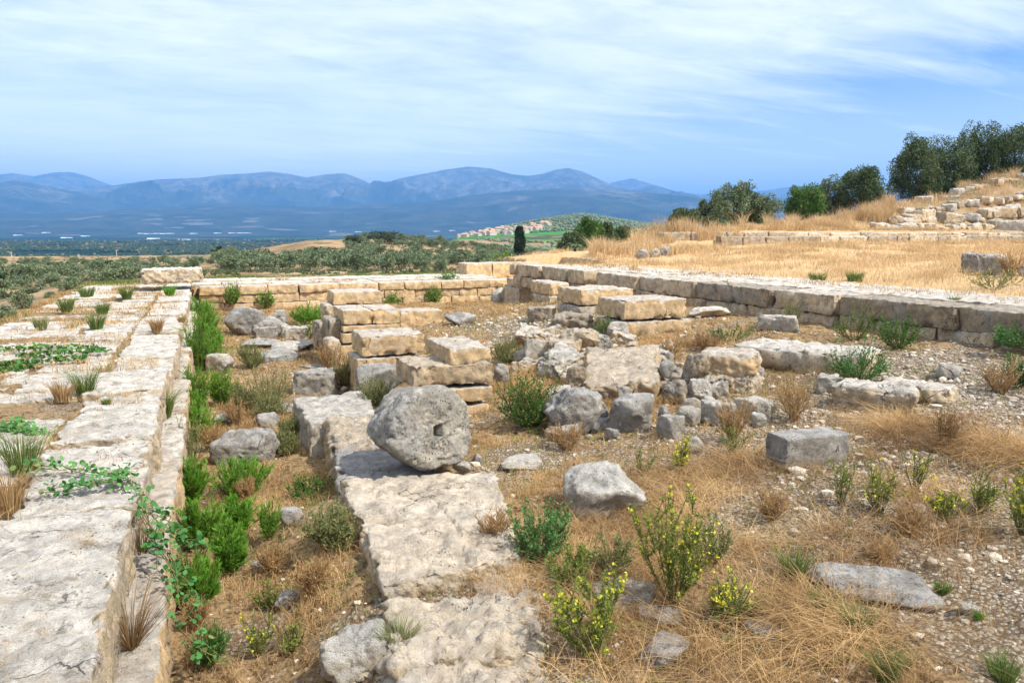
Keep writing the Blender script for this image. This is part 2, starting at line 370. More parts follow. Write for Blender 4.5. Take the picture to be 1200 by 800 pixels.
def midhill_mat():
    t = NT('terraced_hill'); v = t.n('ShaderNodeNewGeometry').outputs['Position']
    z = t.n('ShaderNodeSeparateXYZ', {0: v}).outputs[2]
    w = t.math('SINE', t.math('MULTIPLY', t.math('ADD', z, t.math('MULTIPLY', t.noise(v, 0.006, 4), 16.0)), 2.2))
    tan = t.mix(t.rng(t.noise(v, 0.012, 5), 0.35, 0.65), (0.20, 0.19, 0.085), (0.42, 0.33, 0.20))
    col = t.mix(t.rng(w, -0.3, 0.4, 0, 0.85), tan, (0.05, 0.085, 0.035))
    col = t.mix(t.rng(t.noise(v, 0.03, 6, 0.75), 0.46, 0.58, 0, 0.9), col, (0.045, 0.075, 0.03))
    vo = t.n('ShaderNodeTexVoronoi', {'Vector': v, 'Scale': 0.009}); rc = t.n('ShaderNodeSeparateColor', {0: vo.outputs['Color']})
    flat = t.rng(z, -5.0, -1.0, 1, 0)
    col = t.mix(t.math('MULTIPLY', flat, t.rng(rc.outputs[0], 0.25, 0.3, 0, 0.9)), col, (0.06, 0.24, 0.04))
    return t.surf(col, 0.95, None, 0.05)
def mountain_mat():
    t = NT('maquis_mountain'); v = t.n('ShaderNodeNewGeometry').outputs['Position']
    z = t.n('ShaderNodeSeparateXYZ', {0: v}).outputs[2]
    maq = t.mix(t.rng(t.noise(v, 0.002, 7, 0.7), 0.38, 0.62), (0.022, 0.04, 0.022), (0.075, 0.085, 0.045))
    rock = t.mix(t.rng(t.noise(v, 0.0042, 8, 0.75), 0.35, 0.65), (0.07, 0.07, 0.05), (0.34, 0.30, 0.235))
    rk = t.math('ADD', t.noise(v, 0.0011, 7, 0.7), t.rng(z, 100, 1100, -0.16, 0.09, 'LINEAR'))
    col = t.mix(t.rng(rk, 0.42, 0.60, 0, 0.85), maq, rock)
    mp = t.n('ShaderNodeMapping', {0: v, 3: (1 / 260.0, 1 / 160.0, 1 / 40.0)}).outputs[0]
    vo = t.n('ShaderNodeTexVoronoi', {'Vector': mp, 'Scale': 1.0}); rc = t.n('ShaderNodeSeparateColor', {0: vo.outputs['Color']})
    low = t.rng(z, 180, 330, 1, 0)
    fl = t.math('MULTIPLY', low, t.rng(t.math('ADD', rc.outputs[0], t.rng(t.noise(v, 0.0007, 3), 0.3, 0.7, -0.25, 0.06)), 0.86, 0.90, 0, 0.5))
    col = t.mix(fl, col, (0.36, 0.33, 0.25))
    return t.surf(col, 0.95, t.bump(t.noise(v, 0.003, 9, 0.78), 130.0, 0.9), 0.05)
M_HILL, M_PLAIN, M_MID, M_MTN = hills_mat(), plain_mat(), midhill_mat(), mountain_mat()
t = NT('white_plaster'); M_WHITE = t.surf((0.52, 0.47, 0.39), 0.8)
t = NT('roof_tile'); M_ROOF = t.surf((0.48, 0.31, 0.21), 0.85)
t = NT('greenhouse_film'); M_FILM = t.surf((0.72, 0.76, 0.78), 0.5)
t = NT('weathered_timber'); M_POLE = t.surf((0.50, 0.47, 0.42), 0.8)

# ------------------------------------------------------------------ ground sheet: polar rings round the camera foot
def build_ground():
    rr = np.concatenate([[0.4, 1.0], np.geomspace(1.6, 110, 640), np.geomspace(110, 6500, 270)[1:], np.geomspace(6500, 26500, 330)[1:]])
    aa = np.concatenate([np.arange(-24, 66.01, 0.105), np.arange(68, 336, 2.0)]) * math.pi / 180
    R, A = np.meshgrid(rr, aa, indexing='ij')
    X = R * np.sin(A); Y = R * np.cos(A)
    Z = terrain(X.ravel(), Y.ravel()).reshape(X.shape)
    na = len(aa)
    gravel_c = [(1120, 490, 2.6, 1.6, 1.0), (1010, 560, 2.4, 0.9, .9), (1150, 670, 1.3, .8, .9), (1130, 545, 2.2, 0.8, .9), (870, 510, 1.3, .8, .7), (620, 535, .7, .4, .8), (1040, 440, 2.2, 1.2, .8), (560, 740, .8, .8, .8), (700, 660, 1.0, .5, .2), (950, 620, 1.2, .5, .4), (660, 380, 2, 2, .7), (250, 740, .7, .6, .25), (830, 600, 1.5, .5, .35)]
    G = np.zeros(X.shape) + 0.12
    near = (R < 45)
    for px, py, rx, ry, a in gravel_c:
        c, _ = ground_at(px, py)
        G = np.maximum(G, a * np.exp(-(((X - c[0]) / rx) ** 2 + ((Y - c[1]) / (ry * 1.6)) ** 2)))
    xt = 12.55 - 0.055 * (Y - 8.5)
    T = sm(X - xt, 0.4, 0.6) * (1 - sm(R, 70, 110)); T = np.maximum(T, 0.6 * (sm(Y, 33, 34) * (X > -5) * (1 - sm(Y, 38, 44))))
    W = np.maximum(sm(-X, 4.7, 6.0), sm(R, 48, 75)); W = np.maximum(W, sm(Y, 36.5, 42) * (X < 16))
    G = G * (1 - T)
    def part(name, i0, i1, mat):
        ii = np.arange(i0, i1 + 1); n = len(ii)
        V = np.stack([X[ii], Y[ii], Z[ii]], -1).reshape(-1, 3)
        a = np.arange(n - 1)[:, None] * na; j = np.arange(na)[None, :]; j2 = (j + 1) % na
        q = np.stack([a + j, a + na + j, a + na + j2, a + j2], -1).reshape(-1, 4)[:, ::-1]
        fs = [q]
        if i0 == 0:
            V = np.vstack([V, [[0, 0, gz(0, 0)]]]); c = len(V) - 1
            jj = np.arange(na); fs.append(np.stack([np.full(na, c), (jj + 1) % na, jj], 1))
        me = mesh_np(name, V, fs)
        at = me.attributes.new('zone', 'FLOAT_COLOR', 'POINT')
        zc = np.stack([G[ii], T[ii], W[ii], np.ones((n, na))], -1).reshape(-1, 4)
        if i0 == 0: zc = np.vstack([zc, [[0.2, 0, 0, 1]]])
        at.data.foreach_set('color', zc.astype(np.float32).ravel())
        tag(link(name, me, mat), kind='structure')
    k1 = int(np.searchsorted(rr, 105)); k2 = int(np.searchsorted(rr, 850)); k4 = int(np.searchsorted(rr, 7300)); k3 = int(np.searchsorted(rr, 3400))
    part('ground', 0, k1, M_GROUND); part('hillside', k1, k2, M_HILL)
    part('terraced_hill', k2, k3, M_MIDMIX); part('plain', k3, k4, M_PLAIN); part('mountains', k4, len(rr) - 1, M_MTN)
# the ring with the village hill carries the orchards of the plain on its west side: choose by height and azimuth
def midmix():
    t = NT('valley_fields'); v = t.n('ShaderNodeNewGeometry').outputs['Position']
    # plain look
    mp = t.n('ShaderNodeMapping', {0: v, 2: (0, 0, 0.35), 3: (1 / 420.0, 1 / 260.0, 0.0)}).outputs[0]
    rc = t.n('ShaderNodeSeparateColor', {0: t.n('ShaderNodeTexVoronoi', {'Vector': mp, 'Scale': 1.0, 'Randomness': 0.9}).outputs['Color']})
    pc = t.mix(rc.outputs[0], (0.003, 0.026, 0.022), (0.009, 0.046, 0.034))
    pc = t.mix(t.rng(t.noise(v, 0.03, 6, 0.75), 0.42, 0.6, 0, 0.7), pc, (0.004, 0.016, 0.012))
    pc = t.mix(t.rng(rc.outputs[1], 0.925, 0.93, 0, 0.9, 'LINEAR'), pc, (0.46, 0.35, 0.25))
    s = t.n('ShaderNodeSeparateXYZ', {0: v})
    z = s.outputs[2]
    w = t.math('SINE', t.math('MULTIPLY', t.math('ADD', z, t.math('MULTIPLY', t.noise(v, 0.006, 4), 16.0)), 2.2))
    tan = t.mix(t.rng(t.noise(v, 0.012, 5), 0.35, 0.65), (0.16, 0.17, 0.07), (0.36, 0.30, 0.17))
    hc = t.mix(t.rng(w, -0.5, 0.4, 0, 0.85), tan, (0.045, 0.08, 0.03))
    hc = t.mix(t.rng(t.noise(v, 0.03, 6, 0.75), 0.44, 0.56, 0, 0.9), hc, (0.035, 0.065, 0.025))
    rf = t.n('ShaderNodeSeparateColor', {0: t.n('ShaderNodeTexVoronoi', {'Vector': v, 'Scale': 0.008}).outputs['Color']})
    flat = t.rng(z, 4.0, 0.0)
    hc = t.mix(t.math('MULTIPLY', t.rng(z, 0.0, 3.0, 1, 0), t.rng(rf.outputs[0], 0.35, 0.4, 0, 0.9)), hc, (0.05, 0.22, 0.035))
    col = t.mix(t.rng(z, -30.0, -16.0), pc, hc)
    return t.surf(col, 0.95, None, 0.05)
M_MIDMIX = midmix()
build_ground()

# ------------------------------------------------------------------ stones
_ICO = {}
def ico(n):
    if n not in _ICO:
        bm = bmesh.new(); bmesh.ops.create_icosphere(bm, subdivisions=n, radius=1.0)
        v = np.array([x.co[:] for x in bm.verts]); f = np.array([[x.index for x in q.verts] for q in bm.faces]); bm.free()
        v /= np.linalg.norm(v, axis=1)[:, None]
        _ICO[n] = (v, f)
    return _ICO[n]
def boulder(sx, sy, sz, seed, sub=5, planes=16, sharp=20, rough=0.05, flat=0.0):
    """angular rock inside the box sx*sy*sz, base at z=0"""
    r_ = np.random.RandomState(seed); v, f = ico(sub)
    n = r_.normal(size=(planes, 3)); n /= np.linalg.norm(n, axis=1)[:, None]
    d = r_.uniform(0.68, 1.05, planes)
    n = np.vstack([n, [[0, 0, 1], [0, 0, -1]]]); d = np.append(d, [0.85 - 0.25 * flat, 0.8])
    s = np.maximum(v @ n.T, 0) / d
    rr = (np.sum(s ** sharp, axis=1) + 1e-9) ** (-1.0 / sharp)
    p = v * np.minimum(rr, 1.25)[:, None]
    lo, hi = p.min(0), p.max(0); p = (p - (lo + hi) / 2) / ((hi - lo) / 2)
    m = np.array([sx, sy, sz]) / 2; q = p * m
    fq = 1.6 / max(0.15, float(np.mean(m)))
    o = r_.uniform(0, 90, 3)
    sc_ = float(np.mean(m))
    dsp = rough * sc_ * 1.7 * fbm(q * fq + o, 5, seed % 50) - rough * sc_ * 1.1 * np.abs(fbm(q * fq * 2.2 + o + 5, 4, seed % 50 + 3, .55)) - rough * sc_ * 1.2 * np.maximum(0, fbm(q * fq * 3 + o, 4, seed % 50 + 9, 0.6))
    q = q + v * dsp[:, None]
    q[:, 2] -= q[:, 2].min()
    return q, f
def block(lx, ly, lz, seed, res=0.06, rnd=0.028, rough=0.016, chip=0.07, skew=0.05):
    """hewn block lx*ly*lz with worn edges, base at z=0, centred in x and y"""
    r_ = np.random.RandomState(seed)
    h = np.array([lx, ly, lz]) / 2
    n = [int(np.clip(2 * a / res, 4, 64)) for a in h]
    vs, fs, base = [], [], 0
    rd = min(rnd, h.min() * 0.6)
    def axis(k):
        e = min(0.3, 1.15 * rd / h[k])
        return np.concatenate([[-1, -1 + e * .45], np.linspace(-1 + e, 1 - e, max(3, n[k] - 1)), [1 - e * .45, 1]])
    for ax in range(3):
        u, w = [(1, 2), (2, 0), (0, 1)][ax]
        gu = axis(u); gw = axis(w)
        U, W = np.meshgrid(gu, gw, indexing='ij')
        idx = np.arange(U.size).reshape(U.shape)
        q = np.stack([idx[:-1, :-1], idx[1:, :-1], idx[1:, 1:], idx[:-1, 1:]], -1).reshape(-1, 4)
        for sg in (1, -1):
            P = np.zeros((U.size, 3)); P[:, ax] = sg; P[:, u] = U.ravel(); P[:, w] = W.ravel()
            vs.append(P); fs.append((q if sg > 0 else q[:, ::-1]) + base); base += U.size
    P = np.vstack(vs); Q = np.vstack(fs)
    key = np.round(P * 1e5).astype(np.int64)
    _, ind, inv = np.unique(key, axis=0, return_index=True, return_inverse=True)
    P = P[ind]; Q = inv.ravel()[Q]
    q = P * h
    inn = np.clip(q, -(h - rd), h - rd)
    d = q - inn; nl = np.linalg.norm(d, axis=1)[:, None]; nrm = d / nl
    p = inn + nrm * rd
    o = r_.uniform(0, 90, 3)
    k_ = min(1.0, h.min() / 0.2); chip *= k_; rough *= 0.5 + 0.5 * k_; skew *= k_
    second = np.sort(h - np.abs(q), axis=1)[:, 1]
    ed = np.clip(1 - second / 0.11, 0, 1) ** 1.3
    nz = fbm(p * 5.5 + o, 5, seed % 40, .55)
    p = p + nrm * (rough * 1.0 * nz)[:, None] + nrm * (rough * 0.6 * fbm(p * 14 + o, 3, seed % 40 + 5, 0.6))[:, None]
    p = p - nrm * (0.030 * k_ * np.maximum(0, fbm(p * 9 + o + 7, 3, seed % 40 + 21, .6) - 0.18))[:, None]
    ch = ed * (np.maximum(0, fbm(p * 6.0 + o + 31, 4, seed % 40 + 11, .6) - 0.05) * chip * 1.15 + 0.25 * chip * np.maximum(0, fbm(p * 17 + o, 2, seed % 40 + 13)))
    cen = np.clip(p, -(h - 0.2 * h.min()), h - 0.2 * h.min()) * 0.7
    dv = p - cen; dv /= np.linalg.norm(dv, axis=1)[:, None] + 1e-9
    p = p - dv * ch[:, None]
    # crooked: every corner pushed a little
    c = r_.uniform(-skew, skew, (2, 2, 2, 3)) * np.minimum(h * 2, 1.0)
    a = (P + 1) / 2
    for i in (0, 1):
        for j in (0, 1):
            for k in (0, 1):
                w_ = (a[:, 0] if i else 1 - a[:, 0]) * (a[:, 1] if j else 1 - a[:, 1]) * (a[:, 2] if k else 1 - a[:, 2])
                p = p + w_[:, None] * c[i, j, k]
    p[:, 2] += h[2]
    return p, Q

SEED = [100]
def nseed():
    SEED[0] += 1; return SEED[0]
def wall_block(root, x0, x1, y0, y1, z0, z1, mat, res=0.07, shape=None, rz=None, **kw):
    """a block between world limits, child of root (its location is subtracted)"""
    L = np.array(root.location)
    v, f = block(x1 - x0, y1 - y0, z1 - z0, nseed(), res=res, **kw)
    c = np.array([(x0 + x1) / 2, (y0 + y1) / 2, z0])
    return link('block', mesh_np('block', v, f), mat, root, tuple(c - L), (0, 0, rz if rz is not None else rs.uniform(-0.012, 0.012)))

# ---- west platform (left of the picture)
west = empty('stone_platform', (-2.6, 18, 0.0), 'long pale stone platform with grassy joints along the left edge of the view', 'ruined wall')
js = [1.0, 3.95, 6.55, 7.75, 8.75, 9.85, 11.3, 13.0, 14.6, 16.6, 18.3, 20.2, 22.2, 24.2, 26.2, 28.2, 30.3, 32.2, 34.6]
tops = [1.03, 1.06, 1.03, 1.02, 1.07, 1.02, 1.08, .98, .99, .97, 1.0, .98, 1.0, .99, 1.0, 1.01, 1.02, 1.02]
for i in range(len(js) - 1):
    near = js[i] < 14
    xe = -0.60 + rs.uniform(-0.03, 0.03) if i > 6 else -0.60 + [0, 0, -.02, -.05, 0, -.04, -.02][i]
    w_ = [1.25, 0.98, 0.92, 0.95, 0.95, 0.95, 1.0][i] if i < 7 else rs.uniform(0.88, 1.02)
    wall_block(west, xe - w_, xe, js[i] + 0.02, js[i + 1] - 0.02, 0.50, tops[i], S_PLAT, 0.034 if near else 0.08, rnd=0.02, rough=0.024, chip=0.10)
js2 = [1.0, 4.6, 7.2, 9.4, 12.0, 14.8, 18, 21, 24.2, 27.5, 30, 32.0]
for i in range(len(js2) - 1):
    xe = -0.40 + rs.uniform(-0.03, 0.025)
    wall_block(west, xe - 0.6, xe, js2[i] + 0.02, js2[i + 1] - 0.02, -0.25, 0.60 + rs.uniform(-.05, .02), S_ASH if i % 3 else S_PLAT, 0.06 if i < 6 else 0.1, rnd=0.05, rough=0.035, chip=0.09)
y = 4.6
while y < 35.5:   # inner slabs
    ly = rs.uniform(0.66, 1.0) if y > 8 else rs.uniform(0.9, 1.25)
    xs = [-1.62, -2.95 + rs.uniform(-.25, .25), -4.62 + rs.uniform(-.2, .1)]
    if y < 7.6: xs = [-1.95, -3.4, -5.0]
    for k in range(2):
        a, b = xs[k + 1] + 0.05 + 0.07 * (k == 0), xs[k] - 0.04 * (k == 0)
        if rs.rand() < 0.05 and y > 8: continue
        if 5.0 < y < 6.9 and k == 0: continue
        zt = 1.0 + rs.uniform(-0.05, 0.03) - 0.04 * k
        wall_block(west, a + rs.uniform(0, .1), b, y + 0.015, y + ly - 0.015 - rs.uniform(0, .05), 0.62, zt, S_PLAT, 0.045 if y < 16 else 0.1, rnd=0.02, rough=0.024, chip=0.11)
    y += ly

# ---- north wall (back)
north = empty('ruined_wall', (6.0, 34, 0.0), 'low coursed ashlar wall closing the far side of the ruin, with green tufts in its joints', 'ruined wall')
def course(root, axis, p0, p1, face, thick, z0, z1, l0, l1, mat, res, jit=0.03, **kw):
    p = p0
    while p < p1 - 0.2:
        ln = rs.uniform(l0, l1)
        if p + ln > p1 - 0.35: ln = p1 - p
        m = mat[rs.randint(len(mat))] if isinstance(mat, list) else mat
        dz = rs.uniform(-jit, jit)
        fj = rs.uniform(-jit, jit)
        if axis == 'x': wall_block(root, p + .008, p + ln - .008, face + fj, face + thick, z0 + .004, z1 + dz * 0.4, m, res, **kw)
        else: wall_block(root, face(p) + fj, face(p) + thick, p + .008, p + ln - .008, z0 + .004, z1 + dz * 0.4, m, res, **kw)
        p += ln
kwn = dict(rnd=0.018, rough=0.022, chip=0.07, skew=0.02)
course(north, 'x', -0.35, 12.9, 32.0, 1.0, 0.70, 1.04, 1.0, 1.7, S_ASH, 0.09, **kwn)
course(north, 'x', -0.35, 12.9, 32.06, 0.9, 0.36, 0.70, 0.8, 1.5, S_ASH, 0.09, **kwn)
course(north, 'x', -0.35, 12.9, 32.02, 0.9, 0.02, 0.36, 0.9, 1.8, S_ASH, 0.09, **kwn)
course(north, 'x', -0.35, 12.9, 31.98, 0.9, -0.3, 0.02, 1.2, 2.2, S_ASH, 0.12, **kwn)
course(north, 'x', -0.6, 12.4, 33.1, 1.5, 0.65, 1.07, 1.1, 2.2, S_PLAT, 0.12, **kwn)
course(north, 'x', -2.4, 12.4, 34.7, 1.7, 0.65, 1.10, 1.4, 2.6, S_PLAT, 0.12, **kwn)
course(north, 'x', 11.6, 15.6, 35.2, 1.4, 0.9, 1.62, 1.0, 1.6, S_ASH, 0.12, **kwn)

# ---- east wall (right): the edge of the upper terrace
east = empty('retaining_wall', (12.6, 15, 0.6), 'grey brown terrace wall of big ashlar blocks running along the right side, paved on top', 'ruined wall')
xf = lambda p: 12.55 - 0.055 * (p - 8.5)
kwe = dict(rnd=0.018, rough=0.028, chip=0.11, skew=0.03)
course(east, 'y', 4.0, 22.6, xf, 1.05, 1.40, 1.83, 1.7, 3.4, [S_ASH2, S_DARK, S_ASH2, S_PLAT], 0.07, **kwe)
course(east, 'y', 23.1, 29.2, xf, 1.05, 1.40, 1.86, 1.3, 2.2, [S_DARK, S_ASH2], 0.1, **kwe)
course(east, 'y', 4.0, 29.0, lambda p: xf(p) + 0.07, 0.95, 0.98, 1.40, 0.9, 1.7, [S_ASH2, S_ASH2, S_WARM], 0.07, **kwe)
course(east, 'y', 4.0, 24.0, lambda p: xf(p) + 0.02, 0.95, 0.45, 0.98, 1.0, 2.0, [S_ASH2, S_DARK], 0.1, **kwe)
course(east, 'y', 4.0, 29.0, lambda p: xf(p) + 1.08, 1.4, 1.4, 1.83, 1.3, 2.4, S_PLAT, 0.1, **kwe)
course(east, 'y', 4.0, 27.0, lambda p: xf(p) + 2.52, 1.3, 1.4, 1.82, 1.3, 2.4, S_PLAT, 0.12, **kwe)

# ---- stepped walls below the hill
def xw(px, Y): return float(onY(px, 280, Y)[0])
s1 = empty('stepped_wall', (30, 36.2, 2.0), 'low dark front step of stone blocks across the back of the straw terrace', 'ruined wall')
course(s1, 'x', xw(845, 36.0), xw(1260, 36.0), 36.0, 0.5, 2.1, 2.86, 1.0, 2.4, [S_DARK, S_DARK, S_ASH2], 0.12, rnd=0.05, rough=0.04, chip=0.13)
s2 = empty('stepped_wall', (28, 38.2, 2.4), 'upper grey step of stone blocks behind the dark front step, nearer the trees', 'ruined wall')
course(s2, 'x', xw(775, 38.0), xw(1030, 38.0), 37.9, 0.55, 2.3, 3.08, 1.2, 2.6, [S_ASH2, S_ASH2, S_DARK], 0.14, rnd=0.06, rough=0.05, chip=0.16)
course(s2, 'x', xw(1030, 38.0), xw(1290, 38.0), 38.1, 0.5, 2.4, 3.05, 0.9, 2.0, [S_ASH2, S_PLAT, S_DARK], 0.14, rnd=0.06, rough=0.05, chip=0.16)
# rubble wall stepping up the hillside
rub = empty('rubble_wall', (44, 43, 3.5), 'tumbled terraces of rubble stones climbing the slope below the dark trees at right', 'ruined wall')
for row, (Y0, pxa, pxb, n, s0, s1_) in enumerate([(40.2, 1030, 1240, 22, .5, .95), (41.6, 1042, 1250, 22, .5, 1.1), (43.0, 1060, 1255, 20, .5, 1.0), (45.4, 1120, 1260, 14, .5, .9), (47.4, 1165, 1260, 12, .5, 1.0)]):
    for i in range(n):
        px = pxa + (pxb - pxa) * (i + rs.uniform(-.3, .3)) / n
        yy = Y0 + rs.uniform(-.3, .3); xx = float(onY(px, 255, yy)[0]); s = rs.uniform(s0, s1_)
        v, f = block(s * rs.uniform(1.0, 1.6), s * rs.uniform(.8, 1.2), s * rs.uniform(.55, .85), nseed(), res=0.12, rnd=.12, rough=.06, chip=.2, skew=.12)
        link('stone', mesh_np('stone', v, f), [S_ASH2, S_WARM, S_DARK, S_ASH2, S_DARK, S_PALE][rs.randint(6)], rub, (xx - 44, yy - 43, gz(xx, yy) - 3.5 - rs.uniform(.12, .34) * s), (rs.uniform(-.1, .1), rs.uniform(-.1, .1), rs.uniform(-.4, .4)))

# ---- middle wall: the low foundation running away from the viewer
mid = empty('foundation_wall', (2.0, 8.5, 0.0), 'low cracked foundation of worn slabs in the centre, under the holed column drum', 'ruined wall')
kwm = dict(rnd=0.035, rough=0.03, chip=0.12, skew=0.03)
def prism_slab(root, quad, z0, z1, mat, res=0.045, **kw):
    """slab whose plan is the four world points quad (near-left, near-right, far-right, far-left)"""
    q = np.array(quad, dtype=float); c = q.mean(0)
    lx = (np.linalg.norm(q[1] - q[0]) + np.linalg.norm(q[2] - q[3])) / 2; ly = (np.linalg.norm(q[3] - q[0]) + np.linalg.norm(q[2] - q[1])) / 2
    v, f = block(lx, ly, z1 - z0, nseed(), res=res, **kw)
    a = v[:, 0] / lx + .5; b = v[:, 1] / ly + .5
    P = ((1 - a) * (1 - b))[:, None] * q[0] + (a * (1 - b))[:, None] * q[1] + (a * b)[:, None] * q[2] + ((1 - a) * b)[:, None] * q[3]
    v = np.column_stack([P - c, v[:, 2]])
    L = np.array(root.location)
    return link('slab', mesh_np('slab', v, f), mat, root, (c[0] - L[0], c[1] - L[1], z0 - L[2]))
def gp(px, py, z):
    d = ray(px, py); tt = (z - H) / d[2]; p = CAM + tt * d; return (p[0], p[1])
zs_ = 0.56
sl_ = prism_slab(mid, [gp(450, 684, zs_), gp(612, 652, zs_), gp(578, 552, zs_), gp(396, 562, zs_)], -0.1, zs_ + 0.01, S_SLAB, 0.022, **kwm)
def crack(o, pts, wd, dp):   # the open crack across the top of the slab
    me = o.data; co_ = np.zeros(len(me.vertices) * 3); me.vertices.foreach_get('co', co_); co_ = co_.reshape(-1, 3)
    pts = np.array(pts) - np.array([mid.location[0] + o.location[0], mid.location[1] + o.location[1]])
    dm = np.full(len(co_), 9.0); wob = 0.03 * fbm(co_ * 7, 3, 5)
    for p, q in zip(pts[:-1], pts[1:]):
        d = q - p; tt = np.clip(((co_[:, :2] - p) @ d) / (d @ d), 0, 1); dm = np.minimum(dm, np.linalg.norm(co_[:, :2] - p - tt[:, None] * d, axis=1))
    co_[:, 2] -= dp * np.clip(1 - (np.abs(dm + wob * .5)) / wd, 0, 1) * (co_[:, 2] > .45)
    me.vertices.foreach_set('co', co_.astype(np.float32).ravel()); me.update()
crack(sl_, [gp(490, 556, zs_), gp(505, 585, zs_), gp(535, 615, zs_), gp(548, 660, zs_)], .014, .05)
prism_slab(mid, [gp(560, 705, .46), gp(632, 700, .46), gp(608, 640, .46), gp(540, 655, .46)], 0.0, 0.46, S_PLAT, 0.04, **kwm)
prism_slab(mid, [gp(398, 566, .50), gp(520, 560, .50), gp(462, 505, .50), gp(392, 512, .50)], -0.1, 0.49, S_GREY, 0.045, **kwm)
prism_slab(mid, [gp(395, 540, .44), gp(470, 530, .44), gp(440, 485, .52), gp(375, 490, .52)], -0.2, 0.50, S_WARM, 0.045, rnd=.1, rough=.06, chip=.2, skew=.06)
prism_slab(mid, [gp(362, 497, .5), gp(450, 492, .5), gp(430, 458, .5), gp(342, 466, .5)], -0.1, 0.5, S_PALE, 0.05, **kwm)
prism_slab(mid, [gp(448, 770, .52), gp(640, 760, .52), gp(625, 688, .52), gp(446, 690, .52)], 0.0, 0.485, S_SLAB, 0.03, rnd=.06, rough=.06, chip=.2, skew=.04)
prism_slab(mid, [gp(430, 860, .49), gp(665, 860, .49), gp(640, 758, .49), gp(446, 768, .49)], 0.0, 0.455, S_SLAB, 0.03, rnd=.06, rough=.06, chip=.2, skew=.04)

# ---- single blocks given by the rectangle of their near face in the plane Y
def stoneblock(label, x0, x1, y0, y1, Y, th, mat=S_ASH, cat='stone block', group=None, rz=0.0, down=0.0, res=0.038, name='stone_block', **kw):
    a = onY(x0, y1, Y); b = onY(x1, y0, Y)
    k = dict(rnd=0.015, rough=0.018, chip=0.10, skew=0.018); k.update(kw)
    z0 = a[2] - down - 0.025
    v, f = block(b[0] - a[0], th, b[2] - z0, nseed(), res=res, **k)
    o = link(name, mesh_np(name, v, f), mat, None, ((a[0] + b[0]) / 2, Y + th / 2, z0), (0, 0, rz))
    return tag(o, label, cat, group)
G1 = 'hewn blocks of the stepped wall stub in the middle'
YA, YD, YC, YB = 20.6, 18.3, 14.6, 10.9
stoneblock('squared block on top of the farthest and highest pier of the stepped wall stub', 391, 447, 341, 356, YA, 1.2, S_ASH, group=G1)
stoneblock('cream block under the highest pier block, mostly hidden behind the paired blocks', 389, 449, 356, 372, YA - .06, 1.2, S_ASH, group=G1)
stoneblock('base course block at the foot of the highest pier', 388, 451, 372, 388, YA - .08, 1.2, S_ASH2, group=G1, down=1.2)
stoneblock('left block of the touching pair in front of the highest pier', 402, 436, 363, 379.5, YD, 1.5, S_ASH, group=G1)
stoneblock('right block of the touching pair, pale cream face', 436.5, 468, 362, 378.5, YD + .02, 1.4, S_ASH, group=G1)
stoneblock('thin flat course stone directly under the touching pair of blocks', 402, 469, 379.5, 388, YD - .03, 1.3, S_ASH, group=G1)
stoneblock('orange block two courses below the touching pair, at the shaded left corner', 401, 470, 388, 401, YD - .05, 1.3, S_ASH, group=G1)
stoneblock('lowest orange block of the pier below the touching pair', 398, 471, 401, 420, YD - .08, 1.3, S_ASH, group=G1, down=.4)
stoneblock('small buried block right of the touching pair, at mid distance', 469, 518, 363, 377, 20.4, .8, S_ASH, group=G1, down=.5)
stoneblock('long grey topped block, third step of the stub, above the half round boulder', 424, 497, 391, 416.5, YC, 1.15, S_ASH, group=G1)
stoneblock('plain course block beneath the long third step block', 419, 498, 416.5, 436, YC - .05, 1.1, S_ASH, group=G1, down=.5)
stoneblock('pitted grey topped cube at the near right end of the stepped stub', 527, 575, 406, 426, YB, 1.35, S_ASH, group=G1, rough=.03, chip=.12)
stoneblock('broad orange block with a sloping broken top under the pitted cube', 484, 579, 425, 453, YB - .06, 1.1, S_WARM, group=G1, rough=.04, chip=.16)
stoneblock('orange course block second from the ground under the pitted cube', 500, 577, 453, 473, YB - .09, 1.0, S_ASH, group=G1)
stoneblock('lowest orange stone of the near pier, half hidden by the column drum', 502, 573, 473, 492, YB - .10, 1.0, S_ASH, group=G1, down=.35)
# left flank of the stub
for lb, a in (('rough stone on the shaded left flank of the highest pier, upper one', (381, 391, 357, 377, 20.2, .9)),
              ('dark stone low on the shaded left flank of the highest pier', (371, 389, 378, 398, 19.0, .8)),
              ('upright narrow stone between the dark flank stone and the orange pier', (384, 401, 374, 398, 18.6, 1.0)),
              ('lowest stone at the left foot of the stub, touching the weeds', (384, 400, 398, 420, 17.9, .8))):
    stoneblock(lb, *a, mat=S_ASH2 if 'dark' not in lb else S_DARK, group=G1, down=.3 if a[3] > 390 else 0.0, rnd=.09, chip=.14)
G2 = 'hewn blocks of the second wall stub near the terrace wall'
stoneblock('big bright cream block with chipped face, nearest of the second stub', 731, 806, 350, 374, 14.3, 1.25, S_ASH, group=G2, rz=.0, chip=.13)
stoneblock('cream course block with diagonal tool marks under the big bright block', 727, 811, 374, 394, 14.25, 1.2, S_ASH, group=G2)
stoneblock('buried lowest course block under the tool marked block', 724, 810, 394, 408, 14.2, 1.2, S_ASH, group=G2, down=.5)
stoneblock('long pale block behind the big bright block, second of the stub', 680, 743, 338, 357, 18.6, 1.5, S_ASH, group=G2)
stoneblock('whitish broken course stone under the long pale block', 678, 744, 357, 374, 18.52, 1.4, S_PALE, group=G2, down=.5)
stoneblock('brown sided block with overhanging rim, third and farthest of the second stub', 645, 668, 331, 347, 22.2, 1.7, S_ASH, group=G2, rnd=.08)
stoneblock('small low course stone under the overhanging farthest block', 644, 676, 347, 362, 22.1, 1.5, S_ASH2, group=G2, down=.6)
stoneblock('grey cornered block where the second stub meets the far wall', 612, 627, 328, 338, 29.0, 1.8, S_ASH2, group=G2)
